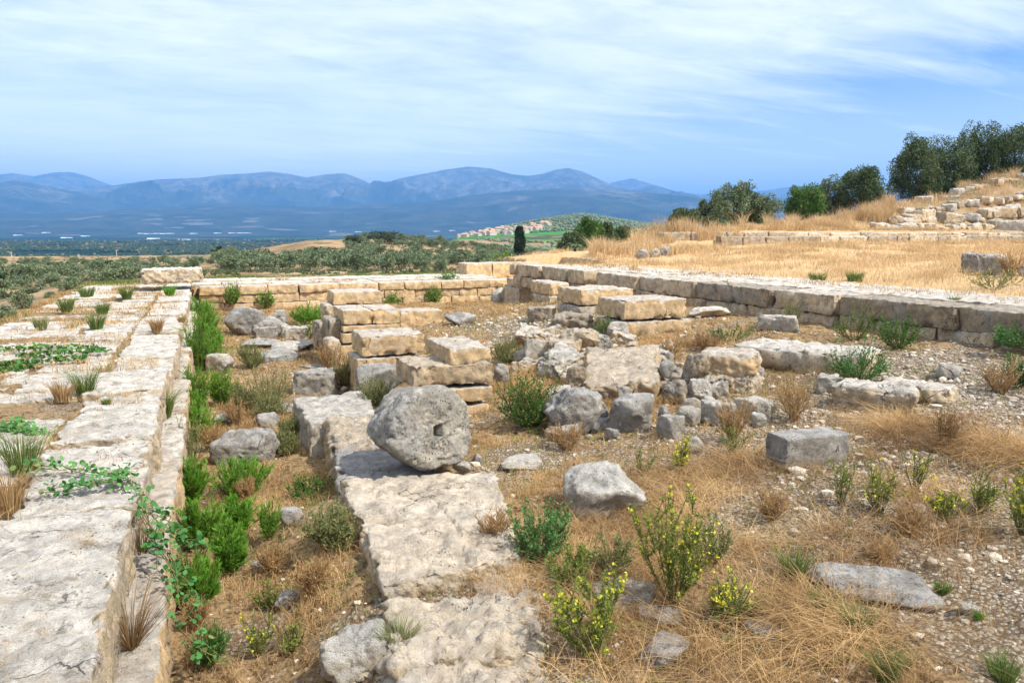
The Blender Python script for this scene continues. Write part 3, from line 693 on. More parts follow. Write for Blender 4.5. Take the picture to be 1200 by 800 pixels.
stoneblock('stack of dark corner stone below the grey cornered block', 608, 632, 338, 356, 29.0, 1.7, S_ASH2, group=G2, down=.5)
stoneblock('flat paving block lying between the second stub and the terrace wall', 700, 745, 333, 338, 23.0, 2.0, S_PLAT, group=G2, down=.4)
stoneblock('large capstone resting crosswise on the far left end of the platform', 166, 236, 315, 331, 31.0, 1.6, S_PLAT, name='capstone', cat='capstone', rough=.05, chip=.16)

# ---- loose rocks: pixel box of each in the photo -> a stone of that size standing on the ground there
def rock(label, x0, x1, y0, y1, mat=S_GREY, kind='boulder', deep=0.8, bury=0.15, rz=0, Yfix=None, lift=0, sub=5, name='rock', cat='rock', tilt=(0, 0), hk=0.9, group=None, **kw):
    cx = (x0 + x1) / 2
    if Yfix is None: p, tt = ground_at(cx, y1 - 0.10 * (y1 - y0))
    else:
        p = onY(cx, y1, Yfix)
    D = float((p - CAM) @ FW)
    w = (x1 - x0) * D / F; h = (y1 - y0) * D / F * hk
    dp = w * deep
    if kind == 'boulder': v, f = boulder(w, dp, h * (1 + bury), nseed(), sub=sub, **kw)
    else: v, f = block(w, dp, h * (1 + bury), nseed(), res=max(0.02, w / 22), **kw)
    # depth direction follows the view, so that the visible width is the width
    vd = math.atan2(p[0], p[1])
    o = link(name, mesh_np(name, v, f), mat, None, (p[0] + math.sin(vd) * dp * 0.35, p[1] + math.cos(vd) * dp * 0.35, p[2] - h * bury + lift), (tilt[0], tilt[1], -vd + rz))
    return tag(o, label, cat, group)
bk = dict(kind='block', rnd=.022, rough=.03, chip=.13, skew=.09)
rock('rounded white boulder alone in the straw right of the cracked slabs', 652, 758, 556, 620, S_PALE, deep=.85, rough=.06, planes=18)
rock('speckled grey boulder in the grassy corridor left of the foundation', 248, 330, 507, 552, S_GREY, deep=.8, planes=16)
rock('pointed grey boulder in the far end of the corridor', 264, 312, 360, 397, S_GREY, deep=.9)
rock('broad grey rock leaning on the right of the pointed boulder', 296, 338, 372, 396, S_GREY, deep=.8)
rock('dark grey rock behind the broad grey rock', 318, 337, 364, 382, S_GREY, deep=.9)
rock('small dark block at the front of the corridor rock pile', 300, 323, 384, 398, S_GREY, **bk)
rock('low tan stone right of the corridor rock pile', 332, 364, 384, 400, S_PALE, deep=.9, **bk)
rock('small pale rock beside the bright green plants along the left wall', 243, 275, 415, 442, S_PALE)
rock('flat grey squared stone left of the round grey boulder', 348, 396, 437, 463, S_GREY, deep=.7, **bk)
rock('smooth half round grey boulder set against the stepped stub', 417, 472, 420, 460, S_GREY, deep=.6, Yfix=13.2, lift=-.05, rough=.03)
rock('small white stone at the edge of the corridor grass', 248, 275, 486, 500, S_PALE, sub=4)
rock('low grey outcrop between corridor weeds', 300, 328, 486, 502, S_GREY, sub=4)
rock('grey stone half buried below the cracked slabs in the corridor', 328, 356, 596, 616, S_GREY, sub=4)
rock('little white stone in the corridor straw with a dark notch', 322, 352, 696, 716, S_PALE, sub=4)
rock('palm sized pale stone near the sage plant in the corridor', 294, 316, 658, 674, S_PALE, sub=4)
rock('lichen crusted white rock beside the foundation at the bottom edge', 374, 480, 722, 798, S_PALE, deep=1.0, rough=.09, planes=20, hk=.42, bury=.6, flat=.6)
# rectangle fallen at right
rock('long squared grey block fallen on the gravel at right', 901, 990, 509, 546, S_GREY, deep=.45, rz=.66, kind='block', rnd=.018, rough=.008, chip=.03, skew=.02, bury=.1, name='fallen_block', cat='stone block')
# rubble cluster
rock('angular grey rock at the left front of the rubble heap', 632, 712, 462, 516, S_GREY, rough=.08, deep=.8)
rock('egg shaped grey rock split by cracks', 708, 766, 464, 514, S_GREY, rough=.05, deep=.9, planes=18)
rock('small grey stone wedged below the split egg rock', 709, 726, 502, 516, S_GREY, sub=4)
rock('large tilted brown slab in the middle of the rubble heap', 688, 778, 414, 468, S_WARM, kind='block', rnd=.06, rough=.04, chip=.18, skew=.14, deep=1.15, hk=.62, tilt=(.30, -.08))
rock('blackened corner stone at the left of the broken cream masonry', 797, 832, 412, 448, S_DARK, deep=.9, Yfix=9.5, rough=.08)
rock('upper cream block of the broken masonry lump', 824, 890, 408, 438, S_ASH, deep=.9, Yfix=9.6, kind='block', rnd=.10, rough=.03, chip=.18, skew=.10)
rock('lower orange block of the broken masonry lump', 826, 863, 434, 460, S_ASH, deep=.8, **bk)
rock('whitish chunk on the right shoulder of the broken masonry lump', 856, 892, 426, 458, S_PALE, deep=1.0)
rock('knobbly stone below the blackened corner stone', 806, 835, 446, 474, S_PALE, rough=.09)
rock('tall rubble stone left of the knobbly stone', 775, 804, 446, 478, S_DARK, rough=.08)
rock('small blue grey stone perched over the tall rubble stone', 772, 797, 421, 441, S_GREY, sub=4, Yfix=10.0)
rock('dark stone wedged under the perched blue grey one', 784, 800, 436, 452, S_DARK, sub=4, Yfix=9.7)
rock('round white stone in the middle of the small white row', 799, 822, 467, 485, S_PALE, sub=4)
rock('little pointed white stone right of the round white one', 823, 839, 468, 484, S_PALE, sub=4)
rock('long white tilted stone in the row before the masonry lump', 822, 860, 472, 497, S_PALE, **bk)
rock('flat pale slab at the right end of the white row', 860, 908, 467, 495, S_PALE, deep=.7)
rock('angular grey stone front of the white row, lower left', 768, 802, 488, 517, S_GREY)
rock('upright grey stone behind the angular front stone', 770, 787, 476, 500, S_GREY, sub=4)
rock('stubby pale stone between the angular and the round white stones', 794, 821, 478, 502, S_PALE, sub=4)
rock('white stone alone in straw in front of the rubble heap', 800, 826, 514, 534, S_PALE, sub=4)
rock('dark overhanging slab at the top left of the heap', 620, 652, 359, 390, S_DARK, deep=1.1, Yfix=16.6, **bk)
rock('broken black faced slab beside the overhanging one', 646, 697, 366, 396, S_DARK, deep=.9, Yfix=15.6, kind='block', rnd=.1, rough=.06, chip=.24, skew=.1)
rock('brown rock under the black faced slab', 655, 706, 389, 418, S_WARM, rough=.09)
rock('grey cube like rock in the upper heap', 690, 718, 393, 418, S_GREY, rough=.07)
rock('wedge shaped pale rock leaning on the tool marked block', 711, 738, 376, 400, S_PALE, Yfix=13.7)
rock('dark nosed rock right above the tilted brown slab', 715, 752, 388, 412, S_DARK, Yfix=13.2)
rock('pale rubble at the foot of the lowest course block', 752, 792, 400, 424, S_PALE, Yfix=12.2, lift=-.05)
rock('tilted pale building stone at the left of the heap', 612, 643, 400, 427, S_PALE, deep=.5, tilt=(-.25, .12), kind='block', rnd=.04, rough=.02, chip=.07, skew=.12)
rock('small stone behind the tilted building stone', 636, 650, 400, 418, S_PALE, sub=4)
rock('flat grey stone lying before the tilted building stone', 622, 652, 421, 433, S_GREY, sub=4)
rock('grey rock at the foot of the near pier', 576, 597, 428, 455, S_GREY, deep=.9)
rock('dark rock in the shade under the upper heap', 606, 632, 388, 408, S_DARK, sub=4)
rock('dark rock left of the black faced slab base', 634, 658, 386, 408, S_DARK, sub=4)
rock('shaded grey rock left of the tilted brown slab', 662, 692, 432, 466, S_DARK, rough=.08)
rock('small rock at the left edge of the heap', 600, 622, 412, 425, S_PALE, sub=4)
rock('grey rock behind the small stub block', 520, 560, 368, 384, S_GREY, deep=1.2, sub=4)
rock('stone standing in front of the far wall', 574, 594, 333, 356, S_PALE, Yfix=31.2, lift=-.1, sub=4)
hr = np.random.RandomState(12)
for i in range(56):
    cx, cy = hr.uniform(604, 905), 0
    cy = hr.uniform(402, 512) if cx < 800 else hr.uniform(440, 512)
    if cx < 690: cy = hr.uniform(405, 450) if hr.rand() < .6 else hr.uniform(500, 520)
    wz = hr.uniform(9, 24) * (cy / 470)
    rock('small rubble stone tumbled into the heap around the tilted brown slab', cx - wz / 2, cx + wz / 2, cy - wz * .75, cy, [S_GREY, S_PALE, S_PALE, S_WARM, S_ASH][hr.randint(5)], sub=4, group='small rubble stones of the heap', name='rubble_stone', rough=.08)
for i in range(30):
    cx = hr.uniform(610, 880); cy = hr.uniform(398, 470) if cx < 790 else hr.uniform(445, 478); wz = hr.uniform(22, 42) * (cy / 450)
    rock('broken pale block fragment lying in the heap between the two wall stubs and the slabs', cx - wz / 2, cx + wz / 2, cy - wz * .62, cy, [S_PALE, S_WARM, S_ASH, S_ASH2][hr.randint(4)], group='broken block fragments of the heap', name='block_fragment', rz=hr.uniform(-.8, .8), tilt=(hr.uniform(-.3, .3), hr.uniform(-.25, .25)), kind='block', rnd=.03, rough=.04, chip=.16, skew=.16, bury=.35, deep=.9)
# right hand slabs
rock('long heavy slab lying loose before the terrace wall', 862, 1020, 392, 440, S_PLAT, deep=.45, kind='block', rnd=.13, rough=.05, chip=.2, skew=.08, rz=-.30, hk=.58)
rock('lower worn slab half buried at the end of the long heavy slab', 976, 1068, 438, 484, S_PLAT, deep=.5, kind='block', rnd=.12, rough=.05, chip=.2, skew=.1, rz=-.22, hk=.6, tilt=(.1, 0))
rock('rounded outer slab right of the lower worn slab', 1042, 1114, 442, 474, S_PLAT, deep=.6, kind='block', rnd=.12, rough=.05, chip=.2, skew=.1, rz=-.15, hk=.6)
rock('small squared stone propping the lower worn slab', 958, 984, 440, 464, S_PALE, **bk)
rock('white flat stone at the foot of the terrace wall', 890, 934, 370, 388, S_PALE, deep=.7, **bk)
rock('flat grey rock between the bright block and the terrace wall', 806, 856, 350, 374, S_PLAT, deep=.9, hk=.4)
rock('low pale stone behind the rounded outer slab', 1096, 1125, 428, 446, S_PALE, sub=4)
rock('flat dark slab flush with the straw at lower right', 948, 1098, 672, 712, S_GREY, deep=.55, bury=.7, hk=.5, flat=1, planes=10)
rock('smooth flat grey stone in the foreground straw', 748, 808, 734, 786, S_GREY, deep=1.1, bury=.8, hk=.35, flat=1, planes=10)
rock('dark flat stone above the smooth foreground stone', 746, 800, 708, 734, S_GREY, deep=.9, bury=.8, hk=.35, flat=1)
rock('pale stone under the yellow flowered weed', 690, 770, 688, 712, S_PALE, deep=.9, bury=.8, hk=.4, flat=1)
rock('flat grey stone right of the yellow flowered weed', 868, 912, 730, 752, S_GREY, deep=.9, bury=.8, hk=.4, flat=1)
rock('small white stone right of the flat dark slab', 1122, 1146, 710, 722, S_PALE, sub=4)
rock('flat whitish rock flush with the ground left of the white boulder', 586, 640, 524, 552, S_PALE, deep=.8, bury=.8, hk=.3, flat=1)
rock('dark little stone right of the column drum', 552, 566, 533, 545, S_GREY, sub=4)
rock('pale flat chip leaning at the foot of the drum', 530, 552, 540, 554, S_PALE, sub=4, Yfix=8.0)

for lb, a, mt in (('flat stone paving flush with the corridor floor, nearest to the sage shrubs', (310, 352, 470, 486), S_GREY), ('flat worn slab in the middle of the corridor floor', (296, 352, 408, 424), S_GREY), ('second flat worn slab further down the corridor', (318, 372, 398, 412), S_PALE), ('flat slab at the foot of the corridor rock pile', (282, 330, 396, 408), S_GREY), ('flat stone before the half round boulder', (350, 392, 424, 436), S_GREY)):
    rock(lb, *a, mt, deep=1.2, bury=.6, hk=.35, flat=1, planes=10)
# terrace stones
rock('grey fluted block standing on the straw terrace', 1128, 1150, 298, 322, S_GREY, deep=.9, kind='block', rnd=.06, rough=.04, chip=.12, skew=.06)
rock('paler rounded block beside the grey fluted one', 1148, 1176, 300, 325, S_PALE, deep=.9, kind='block', rnd=.12, rough=.04, chip=.14, skew=.08)
rock('stone at the right edge beyond the dry bush', 1192, 1212, 312, 326, S_GREY, sub=4)
rock('small stones row in the tall straw, left one', 744, 760, 292, 304, S_GREY, sub=4)
rock('middle stone of the row in the tall straw', 760, 774, 291, 303, S_PALE, sub=4)
rock('right stone of the row in the tall straw', 770, 786, 289, 301, S_GREY, sub=4)
rock('white squared block on the hillside at the right edge', 1165, 1200, 256, 268, S_PALE, Yfix=39.4, deep=.7, lift=-.1, **bk)
rock('left cube of the three stones on the hill edge', 1073, 1091, 226, 239, S_PLAT, Yfix=44.6, lift=-.15, **bk)
rock('middle stone of the three on the hill edge', 1102, 1121, 226, 238, S_PALE, Yfix=44.8, lift=-.15, **bk)
rock('right long stone of the three on the hill edge', 1124, 1146, 223, 233, S_PALE, Yfix=45.0, lift=-.15, **bk)
rock('low stone under the dark trees at the hilltop', 1176, 1200, 203, 214, S_PLAT, Yfix=48.6, lift=-.2, **bk)

# ---- the column drum with a square dowel hole
def drum():
    c = onY(503, 551, 7.9)
    bm = bmesh.new(); n, R_, T_ = 72, 0.545, 0.80
    prof = [(0.0, 0.0)]
    r_ = np.random.RandomState(3)
    v, f = ico(6)
    ax = np.array([0.22, -0.93, 0.12]); ax /= np.linalg.norm(ax)
    e1 = np.cross(ax, [0, 0, 1]); e1 /= np.linalg.norm(e1); e2 = np.cross(e1, ax)
    h = v @ ax; u = v @ e1; w = v @ e2
    rho = np.hypot(u, w); th = np.arctan2(w, u)
    # superquadric drum: round in section, flat at both ends
    k = 10.0
    s = (np.abs(h / (T_ / 2)) ** k + (rho / R_) ** k) ** (-1 / k)
    H_, P_ = h * s, rho * s
    P_ = P_ * (1 + 0.05 * np.cos(3 * th + .6) + 0.03 * np.cos(5 * th)) * (1 - 0.14 * sm(-H_, -0.4, 0.4))
    p = H_[:, None] * ax + (P_ * np.cos(th))[:, None] * e1 + (P_ * np.sin(th))[:, None] * e2
    p = p + v * (0.045 * fbm(p * 2.6 + 5, 5, 3) - 0.045 * np.maximum(0, fbm(p * 6 + 9, 5, 8, .62)) - 0.02 * np.abs(fbm(p * 11, 3, 18)))[:, None]
    # chamfer knocked off the upper right shoulder
    nn = 0.72 * e1 * (1 if e1[0] > 0 else -1) + 0.69 * e2 * (1 if e2[2] > 0 else -1); nn /= np.linalg.norm(nn)
    ov = np.maximum(0, p @ nn - 0.50); p = p - ov[:, None] * nn * 0.8
    # dowel hole
    a = p @ e1; b = p @ e2; front = (p @ ax) > 0.2
    sg = 1 if e1[0] > 0 else -1
    ins = front & (np.abs(a * sg - 0.05) < 0.055) & (np.abs(b - (-0.03) - 0.2 * (a * sg - .05)) < 0.075)
    p[ins] -= ax * 0.16
    p = p * np.array([0.99, 1.0, 0.90]); p[:, 2] -= p[:, 2].min()
    o = link('column_drum', mesh_np('column_drum', p, f), S_DRUM, None, (c[0], c[1] + 0.42, 0.53))
    tag(o, 'big grey weathered column drum with a square hole, lying on the cracked slabs', 'column drum')
drum()
# ------------------------------------------------------------------ plants
def blades(P, h, w, rng_, lean=0.35, bend=0.5, dirs=None):
    n = len(P); az = rng_.uniform(0, 2 * math.pi, n)
    d = np.stack([np.cos(az), np.sin(az), np.zeros(n)], 1) if dirs is None else dirs
    fa = rng_.uniform(0, 2 * math.pi, n); s = np.stack([np.cos(fa), np.sin(fa), np.zeros(n)], 1)
    ln = (lean * rng_.uniform(0.1, 1.0, n))[:, None]; bd = (bend * rng_.uniform(0, 1, n))[:, None]
    h = np.asarray(h)[:, None]; w = np.asarray(w)[:, None]
    m = P + h * 0.55 * (d * ln + [0, 0, 1.0]); tip = P + h * (d * (ln + bd) + np.concatenate([np.zeros((n, 2)), 1 - 0.35 * bd], 1))
    V = np.stack([P - s * w / 2, P + s * w / 2, m - s * w * .4, m + s * w * .4, tip], 1).reshape(-1, 3)
    b = np.arange(n)[:, None] * 5
    return V, [b + np.array([0, 1, 3, 2]), b + np.array([2, 3, 4])]
def leafquads(P, D, L, W, rng_):
    n = len(P); D = D / (np.linalg.norm(D, axis=1)[:, None] + 1e-9)
    s = np.cross(D, rng_.normal(size=(n, 3))); s /= np.linalg.norm(s, axis=1)[:, None] + 1e-9
    L = np.broadcast_to(np.asarray(L), (n,))[:, None]; W = np.broadcast_to(np.asarray(W), (n,))[:, None]
    V = np.stack([P, P + D * L * .5 - s * W / 2, P + D * L, P + D * L * .5 + s * W / 2], 1).reshape(-1, 3)
    return V, [np.arange(n)[:, None] * 4 + np.array([0, 1, 2, 3])]
def tubes(Pth, R, sides=3):
    S, K, _ = Pth.shape
    T = np.gradient(Pth, axis=1); T /= np.linalg.norm(T, axis=2)[..., None] + 1e-9
    ref = np.where(np.abs(T[..., 2:3]) > .9, np.array([1.0, 0, 0]), np.array([0, 0, 1.0]))
    a = np.cross(T, ref); a /= np.linalg.norm(a, axis=2)[..., None] + 1e-9; b = np.cross(T, a)
    th = np.arange(sides) * 2 * math.pi / sides
    V = Pth[:, :, None] + R[:, :, None, None] * (np.cos(th)[:, None] * a[:, :, None] + np.sin(th)[:, None] * b[:, :, None])
    k = (np.arange(S)[:, None, None] * K + np.arange(K - 1)[None, :, None]) * sides; j = np.arange(sides)[None, None, :]
    q = np.stack([k + j, k + (j + 1) % sides, k + sides + (j + 1) % sides, k + sides + j], -1).reshape(-1, 4)
    return V.reshape(-1, 3), [q]
def stempaths(S, h, spread, rng_, base=0.05, curve=0.5, K=6):
    az = rng_.uniform(0, 2 * math.pi, S); th = spread * np.sqrt(rng_.uniform(0, 1, S)); L = h * rng_.uniform(.6, 1.05, S)
    b = np.stack([np.cos(az) * base * rng_.uniform(0, 1, S), np.sin(az) * base * rng_.uniform(0, 1, S), np.full(S, -0.03)], 1)
    tt = np.linspace(0, 1, K)[None, :, None]
    dh = np.stack([np.cos(az), np.sin(az), np.zeros(S)], 1)[:, None]
    out = np.sin(th)[:, None, None] * (tt - curve * 0.4 * tt ** 2); zz = np.cos(th)[:, None, None] * tt + curve * 0.25 * np.sin(th)[:, None, None] * tt ** 2
    P = b[:, None] + L[:, None, None] * (dh * out + zz * np.array([0, 0, 1.0]))
    return P + rng_.normal(size=P.shape) * 0.012 * h * tt
def along(P, n, t0, rng_, t1=1.0):
    S, K, _ = P.shape
    i = rng_.randint(0, S, n); t = rng_.uniform(t0, t1, n) * (K - 1); k = np.minimum(t.astype(int), K - 2); f = (t - k)[:, None]
    a, b = P[i, k], P[i, k + 1]
    return a * (1 - f) + b * f, (b - a) / (np.linalg.norm(b - a, axis=1)[:, None] + 1e-9)

def plant(name, label, cat, loc, h, w, leaf, stem=L_STEM, stems=40, leaves=1500, ls=(0.03, 0.008), t0=0.25, flowers=0, fl=L_FLOWER, fs=0.02, out=0.9, curve=0.5, group=None, sr=0.004, seed=None, spread=1.25, twigs=0):
    rng_ = np.random.RandomState(seed or nseed())
    root = empty(name, loc, label, cat, group, 0)
    P = stempaths(stems, 1.0, spread, rng_, base=0.10, curve=curve) * np.array([w / 1.75, w / 1.75, h])
    if twigs:
        q0, tg = along(P, stems * twigs, .25, rng_, .9); m = len(q0); K = P.shape[1]
        dd = tg + rng_.normal(size=(m, 3)) * .65 + [0, 0, .25]; dd /= np.linalg.norm(dd, axis=1)[:, None]
        ln = (h + w * .5) * .5 * rng_.uniform(.18, .42, m)
        P = np.concatenate([P, q0[:, None] + dd[:, None] * (ln[:, None, None] * np.linspace(0, 1, K)[None, :, None]) + [0, 0, 1] * (ln[:, None, None] * .25 * np.linspace(0, 1, K)[None, :, None] ** 2)])
        stems = len(P)
    R = sr * np.linspace(1.2, 0.35, P.shape[1])[None, :] * rng_.uniform(.7, 1.3, stems)[:, None]
    V, f = tubes(P, R); link('stems', mesh_np('stems', V, f), stem, root)
    q, tg = along(P, leaves, t0, rng_); D = tg * (1 - out * .4) + out * rng_.normal(size=q.shape) * .6
    V, f = leafquads(q, D, ls[0] * rng_.uniform(.6, 1.3, leaves), ls[1] * rng_.uniform(.7, 1.3, leaves), rng_)
    nl_ = len(f[0])
    if flowers:
        q, tg = along(P, flowers, 0.72, rng_); q = q + rng_.normal(size=q.shape) * .012
        V2, f2 = leafquads(np.repeat(q, 3, 0), rng_.normal(size=(flowers * 3, 3)) + [0, 0, .5], fs, fs * .9, rng_)
        if flowers < 105: V, f = np.vstack([V, V2]), [np.vstack([f[0], f2[0] + len(V)])]
        else: link('flowers', mesh_np('flowers', V2, f2, False), fl, root)['kind'] = 'stuff'
    me = mesh_np('leaves', V, f, False); me.materials.append(leaf)
    if len(f[0]) > nl_:
        me.materials.append(fl); mi = np.zeros(len(f[0]), dtype=np.int32); mi[nl_:] = 1; me.polygons.foreach_set('material_index', mi)
    link('leaves', me, None, root)
    return root
def place(x0, x1, y0, y1, Yfix=None):
    cx = (x0 + x1) / 2
    if Yfix is None: p, _ = ground_at(cx, y1 - .06 * (y1 - y0))
    else: p = onY(cx, y1, Yfix)
    D = float((p - CAM) @ FW)
    return p, (x1 - x0) * D / F, (y1 - y0) * D / F
KINDS = dict(
    bright=dict(leaf=L_BRIGHT, stems=70, twigs=2, leaves=7500, ls=(.058, .0075), t0=.1, out=.42, spread=1.15, cat='green plant', name='green_plant'),
    deep=dict(leaf=L_DEEP, stems=50, twigs=3, leaves=4600, ls=(.035, .018), t0=.15, out=.9, spread=1.35, cat='bush', name='green_bush'),
    sage=dict(leaf=L_SAGE, stems=60, twigs=3, leaves=4200, ls=(.03, .009), t0=.15, out=.8, spread=1.3, cat='shrub', name='sage_shrub'),
    weed=dict(leaf=L_WEED, stems=16, twigs=4, leaves=1300, ls=(.032, .009), t0=.15, out=.9, spread=.95, flowers=90, fs=.026, cat='flowering weed', name='flowering_weed', curve=.3),
    green=dict(leaf=L_WEED, stems=30, twigs=2, leaves=1500, ls=(.036, .011), t0=.15, out=.9, spread=1.2, cat='weed', name='green_weed'),
    dry=dict(leaf=L_BROWN, stem=L_DRY, stems=44, twigs=3, leaves=1500, ls=(.045, .005), t0=.3, out=.6, spread=.85, cat='dry bush', name='dry_bush', curve=.2))
def P_(kind, label, x0, x1, y0, y1, Yfix=None, **kw):
    k = dict(KINDS[kind]); k.update(kw)
    p, w, h = place(x0, x1, y0, y1, Yfix)
    D = float((p - CAM) @ FW)
    if D > 14:
        s = D / 14.0; k['ls'] = (k['ls'][0] * s, k['ls'][1] * s)
        k['leaves'] = int(k['leaves'] / s ** .5); k['fs'] = k.get('fs', .02) * s; k['sr'] = .004 * s
    return plant(k.pop('name'), label, k.pop('cat'), tuple(p), h * 1.1, w * 1.25, **k)
P_('bright', 'round bright green plant nearest in the corridor beside the left wall', 206, 260, 660, 712)
P_('bright', 'bright green plant behind the nearest round one, touching the wall foot', 215, 258, 590, 648)
P_('bright', 'tall bright green plant third along the left wall', 250, 290, 618, 676)
P_('bright', 'bright green plant spilling at the foot of the wall under the caper', 208, 246, 540, 592)
P_('bright', 'low bright green plant in front of the speckled corridor boulder', 250, 312, 538, 586)
P_('bright', 'upright thin green plant left of the sage shrub in the corridor', 302, 330, 588, 636, stems=30, leaves=1500)
P_('bright', 'tall green clump along the left wall beside the grey pale rock', 218, 250, 372, 440)
P_('bright', 'green clump at the wall foot in the middle of the corridor', 214, 246, 430, 482)
P_('bright', 'green clump with yellow tips right of the wall foot clumps', 244, 276, 436, 478, flowers=40)
P_('bright', 'far green clump against the left wall end', 228, 256, 362, 402)
P_('bright', 'low green plant before the far wall at the corridor end', 340, 382, 364, 380)
P_('bright', 'dark little green plant at the bottom of the corridor', 226, 268, 742, 782, leaf=L_DEEP, leaves=1600)
P_('green', 'yellow green weed with dry sprigs left of the nearest round plant', 198, 246, 640, 684, leaves=900, flowers=20, leaf=L_SAGE)
P_('green', 'grassy weed under the speckled boulder', 206, 240, 480, 552, leaf=L_SAGE, leaves=700)
P_('green', 'small leafy weed in the corridor straw', 298, 330, 684, 716, leaves=350)
P_('weed', 'thin yellow flowered weed in the corridor bottom', 278, 326, 722, 772, flowers=14, leaves=500, stems=14)
P_('green', 'creeping leafy plant on the straw near the bottom', 322, 364, 736, 764, leaves=300, stems=18)
P_('sage', 'pale sage shrub beside the cracked slabs in the corridor', 356, 414, 594, 642)
P_('sage', 'small sage shrub touching the left edge of the foundation', 328, 366, 486, 516)
P_('sage', 'wide grey green shrub in the middle of the corridor', 290, 346, 428, 482)
P_('sage', 'smaller grey green shrub left of the wide corridor shrub', 268, 304, 446, 482)
P_('sage', 'grey green shrub against the dark flank of the stepped stub', 386, 420, 420, 452, Yfix=15.5, stem=L_BROWN)
P_('sage', 'grey green shrub in front of the half round boulder', 420, 466, 440, 474, Yfix=12.2)
P_('deep', 'dark plant trailing at the left foot of the foundation', 338, 388, 556, 586, leaves=1500)
P_('dry', 'brown dry shrub below the dark flank of the stub', 366, 412, 400, 440)
P_('green', 'yellow green weed at the back of the corridor', 344, 380, 376, 398, flowers=40, leaf=L_SAGE)
P_('deep', 'bright leafed bush at the right edge of the cracked slabs', 596, 668, 584, 664, leaf=L_CAPER, leaves=3600, ls=(.03, .016))
P_('deep', 'dark green bush with pale twigs left of the angular rubble rock', 586, 652, 438, 502, leaves=4200, stems=120)
P_('sage', 'pale shrub rising out of the dark green bush', 596, 650, 432, 478, Yfix=11.9, leaves=1800)
P_('sage', 'light shrub above the near pier', 574, 612, 398, 426)
P_('weed', 'large yellow flowered weed in front of the white boulder', 742, 836, 574, 716, stems=24, leaves=5200, flowers=120)
P_('weed', 'yellow flowered weed at the bottom centre, left of the smooth flat stone', 644, 746, 684, 776, stems=18, leaves=3600, flowers=106)
P_('weed', 'twiggy branch of the yellow weed leaning right at bottom centre', 800, 880, 668, 746, stems=14, leaves=600, flowers=50)
P_('weed', 'slender yellow flowered weed before the rubble heap', 784, 806, 510, 562, stems=10, leaves=420, flowers=70)
P_('green', 'grey green weed left of the slender yellow one', 740, 766, 516, 560, leaves=260, stems=10)
P_('green', 'pale green weed right of the large yellow weed', 812, 862, 612, 662, leaves=900, leaf=L_SAGE)
P_('green', 'faint green weed on the gravel below the white row', 842, 880, 498, 536, leaves=400, stems=16)
P_('weed', 'tall sparse weed in front of the fallen grey block', 1008, 1052, 540, 608, stems=18, leaves=800, flowers=26)
P_('weed', 'slim branching weed right of the tall sparse one', 1056, 1088, 528, 582, stems=10, leaves=330, flowers=22)
P_('weed', 'leafy weed with yellow dots on the right gravel edge', 1082, 1126, 574, 616, stems=20, leaves=800, flowers=40)
P_('weed', 'dark leafy weed between the two yellow dotted ones', 1128, 1168, 556, 606, stems=20, leaves=800, flowers=20)
P_('weed', 'yellow dotted weed cut by the right edge of the picture', 1168, 1226, 560, 630, stems=26, leaves=1100, flowers=70)
P_('green', 'thin pale weed right under the fallen grey block', 968, 1000, 536, 594, leaves=420, stems=14)
P_('dry', 'brown ball shaped dry bush on the right gravel', 1092, 1124, 484, 532)
P_('dry', 'brown dry bush beside the two blocks on the terrace', 1168, 1202, 294, 326, leaf=L_DRY, stem=L_DRY)
P_('dry', 'dry tawny shrub at the right edge below the terrace wall', 1148, 1196, 428, 466, leaf=L_DRY)
P_('green', 'grey green plants around the blocks on the terrace', 1130, 1200, 318, 340, leaf=L_SAGE, flowers=30)
P_('deep', 'ivy like dark plant growing over the long heavy slab', 972, 1040, 402, 448, leaf=L_CAPER, leaves=2600, Yfix=None, ls=(.032, .022))
P_('deep', 'dark green bush against the terrace wall', 1030, 1074, 372, 410, leaves=2600)
P_('green', 'yellow green bush left of the dark bush by the terrace wall', 972, 1030, 356, 402, leaves=2200, leaf=L_DEEP, stem=L_BROWN)
P_('green', 'spindly weed standing before the far terrace wall', 848, 866, 334, 366, leaves=500, leaf=L_SAGE)
P_('green', 'yellowish weed at the foot of the terrace wall', 912, 940, 350, 384, leaves=600, leaf=L_SAGE)
P_('deep', 'caper plant hanging on the terrace wall at the right edge', 1160, 1216, 380, 406, leaf=L_CAPER, Yfix=8.6, leaves=1800, ls=(.034, .026))
P_('deep', 'green plant low at the right edge under the caper', 1172, 1214, 410, 456, leaves=1700)
P_('green', 'green creeping plant on the mound right of the tool marked block', 830, 880, 382, 402, leaf=L_DEEP, leaves=1300)
P_('dry', 'brown dry tangle beside the tool marked block', 806, 846, 390, 414)
P_('deep', 'caper tuft rooted in the rubble under the second stub', 696, 722, 366, 396, Yfix=14.6, leaf=L_CAPER, leaves=700)

